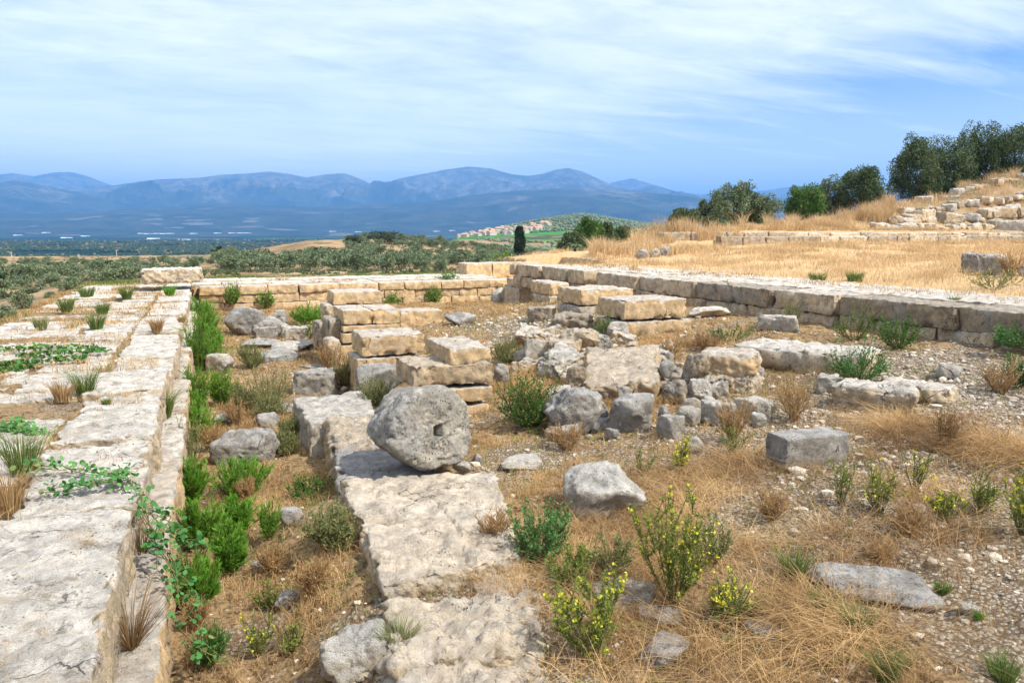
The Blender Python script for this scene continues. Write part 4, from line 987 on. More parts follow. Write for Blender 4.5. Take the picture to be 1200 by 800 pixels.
for i, (a, b) in enumerate((((210, 250, 476, 520), 'low green mass at the wall foot just behind the trailing caper'), ((226, 262, 398, 436), 'green mass halfway along the far part of the left wall'), ((212, 240, 456, 500), 'upright green mass against the left wall beside the yellow tipped clump'), ((236, 262, 386, 412), 'tall far green plant right of the wall foot mass'), ((258, 296, 588, 628), 'feathery green plant left of the upright thin one'), ((222, 250, 350, 384), 'farthest green plant in the corner of the corridor'))):
    P_('bright', b, *a)
for i, (a, b) in enumerate((((296, 336, 462, 492), 'dry olive weed beside the low grey outcrop'), ((278, 312, 404, 432), 'dry yellow green weed behind the pale rock of the corridor'), ((318, 352, 506, 534), 'thin straw coloured weed right of the speckled boulder'), ((380, 412, 604, 648), 'grey green spray leaning on the left face of the cracked slab'))):
    P_('sage', b, *a, leaf=L_SAGE)
for i, (a, b) in enumerate((((640, 700, 640, 690), 'tangle of green and straw stalks behind the bottom yellow weed'), ((690, 744, 630, 676), 'dry twiggy weed between the caper bush and the large yellow weed'), ((836, 872, 690, 730), 'low green stalks right of the leaning twiggy branch'))):
    P_('green', b, *a, leaf=L_SAGE if i else L_WEED)
for i, (a, b) in enumerate((((832, 884, 470, 520), 'brown dry weeds behind the white row of stones'), ((900, 960, 440, 496), 'tall brown dry weeds under the long heavy slab'), ((700, 740, 560, 590), 'brown weeds behind the white boulder'), ((1040, 1090, 600, 630), 'brown dry weed patch under the yellow dotted weeds'), ((640, 690, 500, 530), 'brown dry weeds at the foot of the angular rubble rock'), ((770, 800, 400, 420), 'dry tuft between the rubble stones'))):
    P_('dry', b, *a, leaf=L_DRY)

for a, b in (((232, 262, 500, 530), 'dry straw coloured weed against the green masses by the wall foot'), ((262, 290, 470, 500), 'dry brown weed between the corridor clumps'), ((216, 244, 700, 740), 'brown dead weed below the nearest round plant'), ((300, 340, 640, 676), 'brown dry weed under the pale sage shrub'), ((340, 392, 656, 700), 'wide dry weed at the left foot of the cracked slabs'), ((276, 300, 560, 590), 'dead stalks right of the speckled boulder foot'), ((1010, 1050, 640, 664), 'dry brown weed left of the gravel patch at lower right'), ((880, 930, 580, 612), 'dry weed patch in front of the fallen grey block'), ((560, 600, 600, 640), 'dead stalks at the right edge of the cracked slabs')):
    P_('dry', b, *a, leaf=L_DRY)
# tufts on the far wall and the platform
for lb, a in (('green tuft hanging down the far wall near its left end', (262, 284, 329, 356)), ('small tuft on the far wall right of the left one', (303, 322, 341, 358)),
              ('green tuft low on the far wall behind the highest pier', (448, 472, 343, 362)), ('green tuft in a joint at the middle of the far wall', (498, 518, 335, 354))):
    P_('deep', lb, *a, Yfix=31.8, leaves=900, leaf=L_BRIGHT)
P_('deep', 'bright creeper lying on top of the far wall', 512, 540, 321, 330, Yfix=33.3, leaf=L_CAPER, leaves=800)
P_('green', 'yellow green tuft on the upper ledge at the right end of the far wall', 618, 632, 317, 327, Yfix=33.6, leaves=400)
P_('deep', 'low creeper on the flat paving behind the second stub', 640, 690, 326, 334, Yfix=25.0, leaf=L_CAPER, leaves=900)
P_('deep', 'bright bush beyond the far wall, left of the ledge', 576, 612, 296, 322, Yfix=41, leaf=L_BRIGHT, leaves=3000)

# trailing caper over the left platform edge
def trailing(name, label, paths, leaf, n, ls, seed):
    rng_ = np.random.RandomState(seed); c = np.array(paths[0][0])
    root = empty(name, tuple(c), label, 'creeper')
    K = 9; PP = []
    for p in paths:
        p = np.array(p); s = np.linspace(0, len(p) - 1, K); k = np.minimum(s.astype(int), len(p) - 2); f = (s - k)[:, None]
        q = p[k] * (1 - f) + p[k + 1] * f - c
        for _ in range(3): PP.append(q + rng_.normal(size=q.shape) * np.array([.05, .05, .015]))
    PP = np.array(PP)
    V, f = tubes(PP, np.full(PP.shape[:2], .004)); link('stems', mesh_np('stems', V, f), L_STEM, root)
    q, tg = along(PP, n, 0.02, rng_); q = q + rng_.normal(size=q.shape) * np.array([.045, .045, .025]) + [0, 0, .03]
    # round leaves as hexagons
    D = rng_.normal(size=q.shape) + [0.2, -.3, 1.3]; D /= np.linalg.norm(D, axis=1)[:, None]
    a = np.cross(D, rng_.normal(size=q.shape)); a /= np.linalg.norm(a, axis=1)[:, None]; b = np.cross(D, a)
    r_ = (ls * rng_.uniform(.6, 1.2, n))[:, None]
    th = np.arange(6) * math.pi / 3
    V = q[:, None] + r_[:, None] * (np.cos(th)[None, :, None] * a[:, None] * .8 + np.sin(th)[None, :, None] * b[:, None])
    link('leaves', mesh_np('leaves', V.reshape(-1, 3), [np.arange(n)[:, None] * 6 + np.arange(6)], False), leaf, root)
def at(px, py, z):
    g = gp(px, py, z); return (g[0], g[1], z)
trailing('trailing_caper', 'trailing caper creeper hanging over the edge of the near platform blocks', [
    [at(150, 560, 1.1), at(90, 550, 1.1), at(34, 548, 1.1)], [at(150, 562, 1.1), at(110, 566, 1.1), at(54, 576, 1.1)],
    [at(146, 556, 1.1), (-0.52, 6.35, .95), (-0.40, 6.2, .72), (-0.28, 6.0, .55)], [at(150, 562, 1.08), (-0.5, 6.25, .8), (-0.36, 5.9, .62), (-0.18, 5.6, .40), (-0.1, 5.45, .2)],
    [(-0.55, 6.5, 1.04), (-0.38, 6.6, .75), (-0.2, 6.5, .62)]], L_CAPER, 620, 0.026, 5)
trailing('trailing_caper', 'green creeper spreading across the middle of the left platform', [
    [at(130, 412, 1.05), at(80, 414, 1.05), at(20, 418, 1.05)], [at(120, 408, 1.05), at(60, 408, 1.05), at(0, 410, 1.05)], [at(100, 420, 1.05), at(50, 424, 1.05), at(0, 428, 1.05)], [at(40, 430, 1.0), at(0, 436, 1.0), at(-30, 440, 1.0)]], L_DEEP, 900, 0.035, 6)
trailing('trailing_caper', 'creeper at the left edge beside the tall grass tuft on the platform', [[at(0, 500, .98), at(24, 505, .98), at(60, 512, .98)], [at(-20, 515, .98), at(10, 500, 1.0), at(30, 496, 1.05)]], L_CAPER, 260, 0.03, 8)

# grass tufts
def tuft(label, x0, x1, y0, y1, mat, n=160, Yfix=None, lean=.45, name='grass_tuft', cat='grass tuft', w=.006):
    rng_ = np.random.RandomState(nseed()); p, wd, h = place(x0, x1, y0, y1, Yfix)
    if -5 < p[0] < -0.28 and p[1] < 36:   # stands on the platform blocks, or on their lower ledge
        g_ = gp((x0 + x1) / 2, y1 - .06 * (y1 - y0), 1.0)
        zt = 1.0 if g_[0] < -0.56 else 0.58
        g_ = gp((x0 + x1) / 2, y1 - .06 * (y1 - y0), zt); p = np.array([min(g_[0], -0.42), g_[1], zt])
    D = float((p - CAM) @ FW)
    a = rng_.uniform(0, 6.283, n); r_ = wd * .22 * np.sqrt(rng_.uniform(0, 1, n)); off = np.stack([np.cos(a) * r_, np.sin(a) * r_, np.full(n, -.02)], 1)
    dirs = np.stack([np.cos(a), np.sin(a), np.zeros(n)], 1)
    V, f = blades(off, h * rng_.uniform(.5, 1.1, n), np.full(n, max(w, .0007 * D)), rng_, lean=lean, bend=.5, dirs=dirs)
    return tag(link(name, mesh_np(name, V, f, False), mat, None, tuple(p)), label, cat)
for lb, a, m in (
    ('tall pale grass tuft growing between platform slabs', (82, 118, 424, 466), L_GGRASS), ('straw grass tuft left of the tall pale platform tuft', (56, 92, 440, 470), L_DRY),
    ('shaggy green grass at the left edge of the near platform block', (0, 52, 490, 556), L_GGRASS), ('dry grass clump under the shaggy green platform grass', (-10, 36, 540, 600), L_DRY),
    ('small dry rosette on the nearest platform block', (36, 84, 762, 786), L_BROWN), ('tiny dry tuft on the second platform block', (52, 84, 628, 646), L_BROWN),
    ('olive green tuft in the joint of the second and third near blocks', (116, 134, 464, 474), L_GGRASS), ('grass tuft beside the capstone', (190, 208, 333, 348), L_BRIGHT),
    ('green grass tuft on the far platform slabs', (88, 116, 334, 348), L_GGRASS), ('grass tuft left of the far platform joints', (66, 90, 346, 366), L_GGRASS),
    ('grass tuft in the middle joint of the far platform', (108, 132, 352, 368), L_GGRASS), ('grass tuft in the platform joint nearest the creeper', (100, 126, 364, 386), L_GGRASS),
    ('tuft at the outer left edge of the platform', (36, 60, 368, 386), L_SAGE), ('straw tuft on the right hand block row', (208, 218, 370, 378), L_DRY),
    ('dry tuft in the right joint of the platform', (174, 194, 368, 390), L_DRY), ('pale green tuft high on the platform joint', (140, 158, 334, 352), L_GGRASS),
    ('thick green grass tuft at the lower right', (978, 1028, 700, 742), L_GGRASS), ('green grass beside the flat dark slab', (944, 980, 688, 716), L_GGRASS),
    ('tall grass with green stalks behind the flat dark slab', (908, 950, 636, 680), L_GGRASS), ('small green tuft right of the flat dark slab', (1092, 1116, 678, 696), L_GGRASS),
    ('green grass tuft at the bottom edge near the centre right', (1010, 1066, 752, 800), L_GGRASS), ('tiny green tuft near the right bottom stones', (1140, 1154, 714, 726), L_BRIGHT),
    ('green tuft beside the smooth foreground stone', (844, 870, 742, 760), L_BRIGHT), ('green grass beside the large yellow weed', (856, 892, 692, 728), L_GGRASS),
    ('green straw mixed tuft at the bottom right corner', (1150, 1200, 760, 800), L_GGRASS), ('sage tuft on the lichen crusted rock', (440, 492, 716, 768), L_SAGE),
    ('brown dead tuft on the rough foundation end', (532, 574, 690, 716), L_BROWN), ('second brown dead tuft on the rough foundation end', (580, 630, 694, 716), L_BROWN),
    ('dry grass in the ledge joint of the nearest block', (142, 166, 690, 760), L_BROWN), ('dry brown weeds on the ledge under the caper', (152, 176, 600, 650), L_BROWN), ('olive tuft on the ledge beside the third block', (184, 204, 452, 490), L_GGRASS),
    ('green tuft on the terrace pavement at right', (1106, 1128, 346, 356), L_GGRASS), ('green tuft in the terrace straw behind the wall', (984, 1020, 316, 330), L_GGRASS),
    ('green weeds on the terrace edge near the middle', (940, 976, 318, 330), L_GGRASS)):
    Yf = None
    tuft(lb, *a, m, n=220 if m is not L_BROWN else 130, Yfix=Yf, lean=.45 if m is not L_BROWN else 1.0)

# ---- countless dry grass, straw and pebbles
def scatter(n, x0, x1, y0, y1, seed):
    rng_ = np.random.RandomState(seed); return rng_.uniform([x0, y0], [x1, y1], (n, 2)), rng_
def courtyard_mask(x, y):
    xt = 12.55 - 0.055 * (y - 8.5)
    m = (x > -0.32) & (x < xt) & (y < 31.9) & (y > 2.5)
    slab = (x > 1.25 + .02 * (y - 5)) & (x < 2.75) & (y > 5.6) & (y < 8.4)
    return m & ~slab
def gravelness(x, y):
    g = np.zeros_like(x)
    for px, py, rx, ry, a in [(1120, 490, 2.6, 1.6, 1.0), (1010, 560, 2.4, .9, .9), (1150, 670, 1.3, .8, .9), (1130, 545, 2.2, .8, .9), (870, 510, 1.3, .8, .7), (620, 535, .7, .4, .8), (1040, 440, 2.2, 1.2, .8), (560, 740, .8, .8, .8), (950, 620, 1.2, .5, .4), (660, 380, 2, 2, .7), (830, 600, 1.5, .5, .35)]:
        c, _ = ground_at(px, py); g = np.maximum(g, a * np.exp(-(((x - c[0]) / rx) ** 2 + ((y - c[1]) / (ry * 1.6)) ** 2)))
    return g
def grass(name, n, box, mask, dens, h, w, mat, seed, lean=.5, bend=.6, hn=0.5):
    P, rng_ = scatter(n, *box, seed); x, y = P[:, 0], P[:, 1]
    k = mask(x, y); x, y = x[k], y[k]
    k = rng_.uniform(0, 1, len(x)) < dens(x, y); x, y = x[k], y[k]
    z = terrain(x, y); D = np.hypot(x, y)
    hh = h * rng_.uniform(.35, 1.15, len(x)) * (1 + hn * fbm2(x, y, .9, 2, 71))
    V, f = blades(np.stack([x, y, z - .01], 1), np.maximum(.02, hh), np.maximum(w, .00055 * D) * rng_.uniform(.6, 1.3, len(x)), rng_, lean=lean, bend=bend)
    return V, f
def join(parts):
    Vs, qs, ts, b = [], [], [], 0
    for V, f in parts:
        Vs.append(V); qs.append(f[0] + b)
        if len(f) > 1: ts.append(f[1] + b)
        b += len(V)
    return np.vstack(Vs), [np.vstack(qs)] + ([np.vstack(ts)] if ts else [])
dpatch = lambda x, y: np.clip((sm(fbm2(x, y, .75, 4, 61), -.22, .35) * (1 - .85 * gravelness(x, y)) + .10) * (.18 + sm(fbm2(x, y, 3.6, 3, 62), -.22, .22)), 0, 1)
nearfall = lambda x, y: np.clip(9.0 / np.hypot(x, y), .18, 1.0)
corr = lambda x, y: np.where(x < 1.3, .55, 1.0)
A = grass('a', 460000, (-.3, 9, 3, 14), courtyard_mask, lambda x, y: dpatch(x, y) * corr(x, y), .14, .0045, None, 1, lean=.7, bend=.9)
B = grass('b', 170000, (-.3, 13, 12, 32), courtyard_mask, lambda x, y: dpatch(x, y) * .9, .13, .008, None, 2, lean=.6, bend=.8)
S = grass('s', 60000, (1.9, 8, 3.4, 7), courtyard_mask, lambda x, y: sm(fbm2(x, y, .6, 3, 65), -.2, .3) * sm(x - .35 * y, .3, 1.3), .30, .0045, None, 3, lean=3.0, bend=2.0)  # flattened straw
E1 = grass('e', 40000, (11, 18, 4, 29), lambda x, y: (x > 12.55 - .055 * (y - 8.5) + .7) & (x < 12.55 - .055 * (y - 8.5) + 3.6), lambda x, y: .8 * sm(fbm2(x, y, 1.1, 3, 87), .05, .4) * sm(x - (12.55 - .055 * (y - 8.5)), .6, 2.4), .12, .006, None, 26, lean=.7)
E1[0][:, 2] += .06
E2 = grass('e', 12000, (-.4, 12.4, 32.9, 36.5), lambda x, y: x > -5, lambda x, y: .7 * sm(fbm2(x, y, .9, 3, 88), .1, .4), .16, .012, None, 27, lean=.7)
E2[0][:, 2] += .12
E3 = grass('e', 60000, (-4.9, -.7, 4, 36), lambda x, y: x < -.75, lambda x, y: .75 * sm(fbm2(x, y, 1.0, 4, 89), .12, .42), .10, .006, None, 28, lean=.8)
E3[0][:, 2] += .07
V, f = join([A, B, S, E1, E2, E3]); tag(link('dry_grass', mesh_np('dry_grass', V, f, False), L_DRY), 'short dry straw grass covering the floor of the ruin in patches', 'dry grass', kind='stuff')
tmask = lambda x, y: (x > 12.55 - .055 * (y - 8.5) + 2.4) & (y < 48) & (np.arctan2(x, y) < 1.1)
tden = lambda x, y: np.clip(sm(fbm2(x, y, .5, 5, 66), -.22, .25) * sm(x - (12.55 - .055 * (y - 8.5)), 3.2, 7) * .9 + .05, 0, 1) * np.where((y > 34.2) & (y < 38.6), .15, 1)
T1 = grass('t', 230000, (14, 50, 10, 48), tmask, tden, .26, .012, None, 4, lean=.5, bend=.6)
# tall stands of straw at the terrace rim and on the hill edge
def stand(px0, px1, Y0, Y1, n, h, seed):
    rng_ = np.random.RandomState(seed); px = rng_.uniform(px0, px1, n); yy = rng_.uniform(Y0, Y1, n)
    x = np.array([onY(a, 280, b)[0] for a, b in zip(px, yy)])
    k = fbm2(x, yy, .6, 3, seed) > -.25; x, yy = x[k], yy[k]
    z = terrain(x, yy)
    hh = h * rng_.uniform(.5, 1.15, len(x)) * (1 + .7 * fbm2(x, yy, .5, 2, seed + 1))
    return blades(np.stack([x, yy, z - .02], 1), np.maximum(.1, hh), np.full(len(x), .026), rng_, lean=.35, bend=.45)
ST = [stand(692, 770, 33.0, 36.5, 3600, .75, 11), stand(740, 868, 36.6, 41.5, 5200, .95, 12), stand(866, 935, 39.0, 43.0, 3600, .95, 13), stand(925, 1000, 39.5, 44.0, 4200, .85, 14), stand(1000, 1045, 41.0, 45.0, 3000, 1.0, 15),
      stand(1118, 1185, 45.6, 47.0, 2600, .95, 16), stand(1040, 1210, 41, 46, 4200, .45, 17), stand(700, 850, 31, 36, 3500, .45, 18)]
V, f = join([T1] + ST); tag(link('tall_dry_grass', mesh_np('tall_dry_grass', V, f, False), L_TALL), 'golden dry grass over the terrace and the hill edge at right', 'dry grass', kind='stuff')
pmask = lambda x, y: (x > -4.9) & (x < -1.0) & (y > 3.5) & (y < 37)
pd = lambda x, y: np.clip(.75 * np.exp(-((x + 1.68) / .15) ** 2) * sm(fbm2(x, y, .5, 3, 81), -.3, .2) + .7 * np.exp(-((x + 3.0) / .15) ** 2) * sm(fbm2(x, y, .45, 3, 82), -.3, .2) + .10 * sm(fbm2(x, y, .8, 3, 83), .1, .5) + .9 * sm(-x, 4.4, 4.9), 0, 1)
Q1 = grass('p', 60000, (-5.2, -1.0, 3.5, 37), pmask, pd, .15, .006, None, 21, lean=.5, bend=.6)
V, f = Q1; tag(link('joint_grass', mesh_np('joint_grass', V, f, False), L_DRY), 'dry grass growing in the joints of the left platform', 'dry grass', kind='stuff')
Q2 = grass('p', 50000, (-5.2, -1.0, 3.5, 37), pmask, lambda x, y: pd(x, y) * sm(fbm2(x, y, .7, 3, 84), .0, .35), .17, .006, None, 22, lean=.5, bend=.6)
Q3 = grass('g', 60000, (-.3, 11, 3, 31), courtyard_mask, lambda x, y: .6 * sm(fbm2(x, y, .5, 4, 91), .18, .5) * (1 - gravelness(x, y)) + .75 * np.exp(-((x - .15) / .35) ** 2) * sm(y, 7, 11) * .8, .13, .006, None, 23, lean=.5, bend=.6)
Q4 = grass('n', 30000, (-5, 12.4, 32.9, 40), lambda x, y: x > -5, lambda x, y: .5 * sm(y, 36, 37.5) + .06, .2, .014, None, 24)
V, f = join([Q2, Q3, Q4]); tag(link('green_grass', mesh_np('green_grass', V, f, False), L_GGRASS), 'thin green grass mixed into the straw in patches', 'grass', kind='stuff')
# small leafy weeds too many to count
rng_ = np.random.RandomState(51); x, y = rng_.uniform([-.3, 3.2], [12.3, 24], (5200, 2)).T
k = courtyard_mask(x, y) & (fbm2(x, y, .8, 3, 52) > -.05) & (rng_.uniform(0, 1, 5200) < np.clip(9 / np.hypot(x, y), .25, 1)); x, y = x[k], y[k]; m = len(x)
sz_ = rng_.uniform(.03, .11, m); i = np.repeat(np.arange(m), 26); d = rng_.normal(size=(len(i), 3)) + [0, 0, .9]; d /= np.linalg.norm(d, axis=1)[:, None]
q = np.stack([x, y, terrain(x, y)], 1)[i] + d * (sz_[i] * rng_.uniform(.1, 1, len(i)))[:, None]
V, f = leafquads(q, d, .024, .009, rng_); tag(link('low_weeds', mesh_np('low_weeds', V, f, False), L_WEED), 'tiny olive green weeds sprinkled through the straw', 'weeds', kind='stuff')
# pebbles
def pebbles(n, seed):
    rng_ = np.random.RandomState(seed); P = rng_.uniform([-.3, 3], [12.5, 27], (n * 6, 2)); x, y = P[:, 0], P[:, 1]
    k = courtyard_mask(x, y) & (rng_.uniform(0, 1, len(x)) < (.10 + .95 * gravelness(x, y)) * np.clip(11 / np.hypot(x, y), .1, 1)); x, y = x[k][:n], y[k][:n]
    z = terrain(x, y); v0, f0 = ico(1); m = len(x)
    s = .011 * np.exp(rng_.normal(size=m) * .62) * np.clip(np.hypot(x, y) / 9, .8, 2.0); s = np.minimum(s, .06)
    sc3 = s[:, None] * rng_.uniform(.6, 1.3, (m, 3)) * [1.15, 1.15, .75]
    jit = 1 + .22 * rng_.normal(size=(m, len(v0), 1))
    V = v0[None] * jit * sc3[:, None]
    a = rng_.uniform(0, 6.28, m); c, s_ = np.cos(a)[:, None], np.sin(a)[:, None]
    X_ = V[..., 0] * c - V[..., 1] * s_; Y_ = V[..., 0] * s_ + V[..., 1] * c
    V = np.stack([X_, Y_, V[..., 2]], -1) + np.stack([x, y, z + sc3[:, 2] * .25], 1)[:, None]
    fc = (np.arange(m)[:, None, None] * len(v0) + f0[None]).reshape(-1, 3)
    return V.reshape(-1, 3), [fc]
tP = NT('pebble'); geo = tP.n('ShaderNodeNewGeometry')
M_PEB = tP.surf(tP.mix(geo.outputs['Random Per Island'], (0.25, 0.20, 0.145), (0.60, 0.53, 0.43)), 0.9)
V, f = pebbles(13000, 31); tag(link('gravel', mesh_np('gravel', V, f, False), M_PEB), 'loose pale gravel and stone chips scattered over the floor', 'gravel', kind='stuff')

# ------------------------------------------------------------------ trees
def crown_leaves(rad3, n, L, W, rng_, clumps=26, fill=.34, bottom=-.75):
    c = rng_.normal(size=(clumps, 3)); c /= np.linalg.norm(c, axis=1)[:, None]; c *= (rng_.uniform(.25, .95, clumps) ** .6)[:, None]
    c[:, 2] = np.maximum(c[:, 2], bottom)
    i = rng_.randint(0, clumps, n); sz = rng_.uniform(.6, 1.25, clumps) * fill
    d = rng_.normal(size=(n, 3)); d /= np.linalg.norm(d, axis=1)[:, None]
    p = c[i] + d * (sz[i] * rng_.uniform(.1, 1, n) ** .45)[:, None]
    p = p * np.array(rad3)
    return leafquads(p, d + rng_.normal(size=(n, 3)) * .8 + [0, 0, .25], L * rng_.uniform(.6, 1.3, n), W * rng_.uniform(.7, 1.3, n), rng_)
def tree(name, label, cat, loc, h, w, leaf, n=12000, L=.13, W=.06, seed=1, clumps=30, trunk=.14, group=None, low=.12, fill=.34):
    rng_ = np.random.RandomState(seed); root = empty(name, loc, label, cat, group)
    ch = h * (1 - low); cz = h * low + ch / 2
    K = 7; tt = np.linspace(0, 1, K)
    PP, RR = [], []
    lean_ = rng_.normal(size=2) * .12 * h
    PP.append(np.stack([lean_[0] * tt, lean_[1] * tt, -0.15 + (h * .72) * tt], 1)); RR.append(trunk * (1.15 - .9 * tt))
    for k in range(9):
        a = rng_.uniform(0, 6.28); st = rng_.uniform(.2, .6); b = PP[0][int(st * (K - 1))]
        e = np.array([math.cos(a) * w * .42, math.sin(a) * w * .42, h * rng_.uniform(.5, .92)])
        q = b * (1 - tt[:, None]) + e * tt[:, None]; q[:, 2] -= .12 * h * np.sin(tt * math.pi)
        PP.append(q); RR.append(trunk * .5 * (1 - .85 * tt))
    V, f = tubes(np.array(PP), np.array(RR), 6); link('trunk', mesh_np('trunk', V, f), BARK, root)
    V, f = crown_leaves((w / 2, w / 2, ch / 2), n, L, W, rng_, clumps, fill)
    link('crown', mesh_np('crown', V, f, False), leaf, root, (0, 0, cz))
    return root
GT = 'trees along the hill edge'
def ntree(label, x0, x1, y0, y1, Y, leaf, name='evergreen_tree', cat='tree', n=11000, L=.17, W=.085, low=-.08, fill=.34, clumps=46, **kw):
    b = onY((x0 + x1) / 2, y1, Y); t_ = onY((x0 + x1) / 2, y0, Y); D = float((b - CAM) @ FW)
    g = gz(b[0], b[1]); z0 = min(g, b[2]) if b[2] - g < 3 else b[2] - 1
    z0 = g
    tree(name, label, cat, (b[0], b[1], z0), t_[2] - z0, (x1 - x0) * D / F * 1.08, leaf, n=int(n * 1.35), L=L, W=W, seed=nseed(), group=None, low=low, fill=fill, clumps=clumps, **kw)
ntree('dark olive tree at the left end of the big dark grove on the hill', 1046, 1096, 162, 232, 49, L_OAK, n=14000)
ntree('broad dark tree in the middle of the hill grove', 1080, 1136, 160, 230, 50, L_OAK, n=15000)
ntree('tall thin crowned tree sticking up from the hill grove', 1116, 1148, 142, 226, 52, L_OAK, n=8000, clumps=30)
ntree('rounded dark tree right of the tall thin one', 1134, 1178, 150, 226, 51, L_OAK, n=12000)
ntree('green tinted tree cut by the right edge of the picture', 1162, 1226, 145, 212, 50, L_OAK, n=14000)
ntree('fresh green tree at the left of the middle tree group', 918, 962, 216, 256, 50, L_FRESH, n=8000)
ntree('grey green tree between the fresh green one and the round one', 950, 992, 208, 256, 52, L_OLIVE, n=9000)
ntree('round crowned dark tree right of the grey green one', 984, 1034, 196, 250, 50, L_OAK, n=12000)
ntree('low bushy tree left of the tall olive pair', 820, 852, 230, 266, 50, L_OLIVE, n=8000)
ntree('first tall olive of the pair above the straw', 838, 872, 218, 265, 51, L_OLIVE, n=9000)
ntree('second tall olive of the pair, with an open top', 860, 886, 213, 264, 52, L_OLIVE, n=7000)
ntree('olive right of the tall pair', 878, 910, 228, 264, 51, L_OLIVE, n=8000)
ntree('small dark round tree at the left of the straw rim', 784, 816, 244, 268, 50, L_OAK, n=6000)
ntree('dark shrubby tree low on the left end of the terrace', 656, 688, 272, 306, 43, L_OAK, n=7000)
ntree('deep green tree behind the terrace rim with pointed tops', 672, 704, 258, 302, 46, L_FRESH, n=8000)
ntree('second deep green tree right of the pointed one', 694, 722, 262, 298, 47, L_OAK, n=7000)
ntree('low dark bush where the straw rim meets the valley', 716, 746, 267, 286, 48, L_OAK, n=5000)
ntree('grey bush below the pointed deep green tree', 660, 680, 288, 308, 40, L_OLIVE, n=4000)
# cypress
cp, _ = ground_at(609, 299); cb = onD(609, 296, 180); cg = gz(cb[0], cb[1]); ct = onD(609, 267, 180)
rng_ = np.random.RandomState(77); root = empty('cypress_tree', (cb[0], cb[1], cg), 'lone slim dark cypress standing in the green valley', 'cypress')
hh_ = ct[2] - cg
n_ = 6000; tt_ = rng_.uniform(0.05, 1, n_); a_ = rng_.uniform(0, 6.28, n_); r_ = 1.25 * np.sqrt(np.clip(np.sin(np.minimum(tt_ * 1.25 + .12, 1.57 + (tt_ - .6) * 1.6).clip(0, 3.1)), .02, 1)) * rng_.uniform(.4, 1.2, n_) * (1 - .6 * tt_ ** 3) * (1 + .22 * np.sin(a_ * 3 + tt_ * 14))
q = np.stack([np.cos(a_) * r_, np.sin(a_) * r_, tt_ * hh_], 1)
V, f = leafquads(q, np.stack([np.cos(a_) * .3, np.sin(a_) * .3, np.ones(n_)], 1) + rng_.normal(size=(n_, 3)) * .25, .55, .28, rng_)
link('crown', mesh_np('crown', V, f, False), L_CYP, root)
V, f = tubes(np.array([[[0, 0, -.3], [0, 0, hh_ * .5], [0, 0, hh_ * .9]]]), np.array([[.22, .15, .04]]), 6); link('trunk', mesh_np('trunk', V, f), BARK, root)

# olive grove: prototypes, then copies that share their meshes
def grove_proto(k):
    rng_ = np.random.RandomState(500 + k); h, w = 3.4, 4.2
    V, f = crown_leaves((w / 2, w / 2, 1.35), 1500, .42, .2, rng_, clumps=16, fill=.42, bottom=-.5); c = mesh_np('crown', V, f, False); c.materials.append(L_OLIVE)
    tt = np.linspace(0, 1, 5); PP = [np.stack([.2 * tt, .1 * tt, -.4 + 1.9 * tt], 1)]; RR = [.22 * (1.1 - .6 * tt)]
    for j in range(4):
        a = rng_.uniform(0, 6.28); e = np.array([math.cos(a), math.sin(a), 2.4]); q = np.array([.12, .06, .7]) * (1 - tt[:, None]) + e * tt[:, None]; PP.append(q); RR.append(.12 * (1.05 - .8 * tt))
    V, f = tubes(np.array(PP), np.array(RR), 5); m = mesh_np('trunk', V, f); m.materials.append(BARK)
    return c, m
PROT = [grove_proto(k) for k in range(5)]
def grove_tree(x, y, s, label, group, with_trunk, k, leaf=None):
    c, m = PROT[k % 5]
    root = empty('olive_tree', (x, y, gz(x, y) - .1), label, 'olive tree', group, rs.uniform(0, 6.28)); root.scale = (s * rs.uniform(.85, 1.15), s * rs.uniform(.85, 1.15), s * rs.uniform(.85, 1.1))
    link('crown', c, None, root, (0, 0, 1.95))
    if with_trunk: link('trunk', m, None, root)
pts = []
tries = 0
while len(pts) < 280 and tries < 20000:
    tries += 1
    px = rs.uniform(-30, 250) if rs.rand() < .32 else rs.uniform(250, 660); r = math.exp(rs.uniform(math.log(100 if px < 170 else 135), math.log(355)))
    az = px_az(px); x, y = r * math.sin(az), r * math.cos(az)
    if px < 170: dens = .55 if r > 150 else .4
    elif px < 290: dens = .45
    elif px < 400: dens = .75 if r < 225 else .0
    else: dens = 1.0
    if px < 60 and r < 90: continue
    if fbm2(np.array([x]), np.array([y]), .02, 2, 3)[0] * .5 + rs.uniform(0, 1) > dens + .15: continue
    if any((x - a) ** 2 + (y - b) ** 2 < (3.0 + r * .004) ** 2 for a, b in pts): continue
    pts.append((x, y))
    west_ = px < 240
    grove_tree(x, y, rs.uniform(.65, 1.05) * (.8 if west_ else 1.0), 'grey green olive tree scattered on the western slope below the platform' if west_ else 'grey green olive tree of the grove on the low hill beyond the far wall', 'olive trees of the western slope' if west_ else 'olive trees of the grove', r < 300, rs.randint(5))
for a in ((14, 39, 345, 363), (-4, 20, 358, 373), (8, 28, 322, 338), (48, 70, 320, 336), (66, 93, 324, 343), (32, 48, 312, 325), (96, 122, 314, 328), (53, 66, 336, 350), (124, 148, 321, 330), (26, 44, 332, 345), (-20, 4, 340, 352), (78, 96, 312, 322), (146, 160, 316, 325)):
    p, _ = ground_at((a[0] + a[1]) / 2, a[3] - 1); D = float((p - CAM) @ FW)
    grove_tree(p[0], p[1], (a[1] - a[0]) * D / F / 4.2, 'rounded olive bush on the near slope left of the platform', 'olive bushes on the near western slope', True, rs.randint(5))
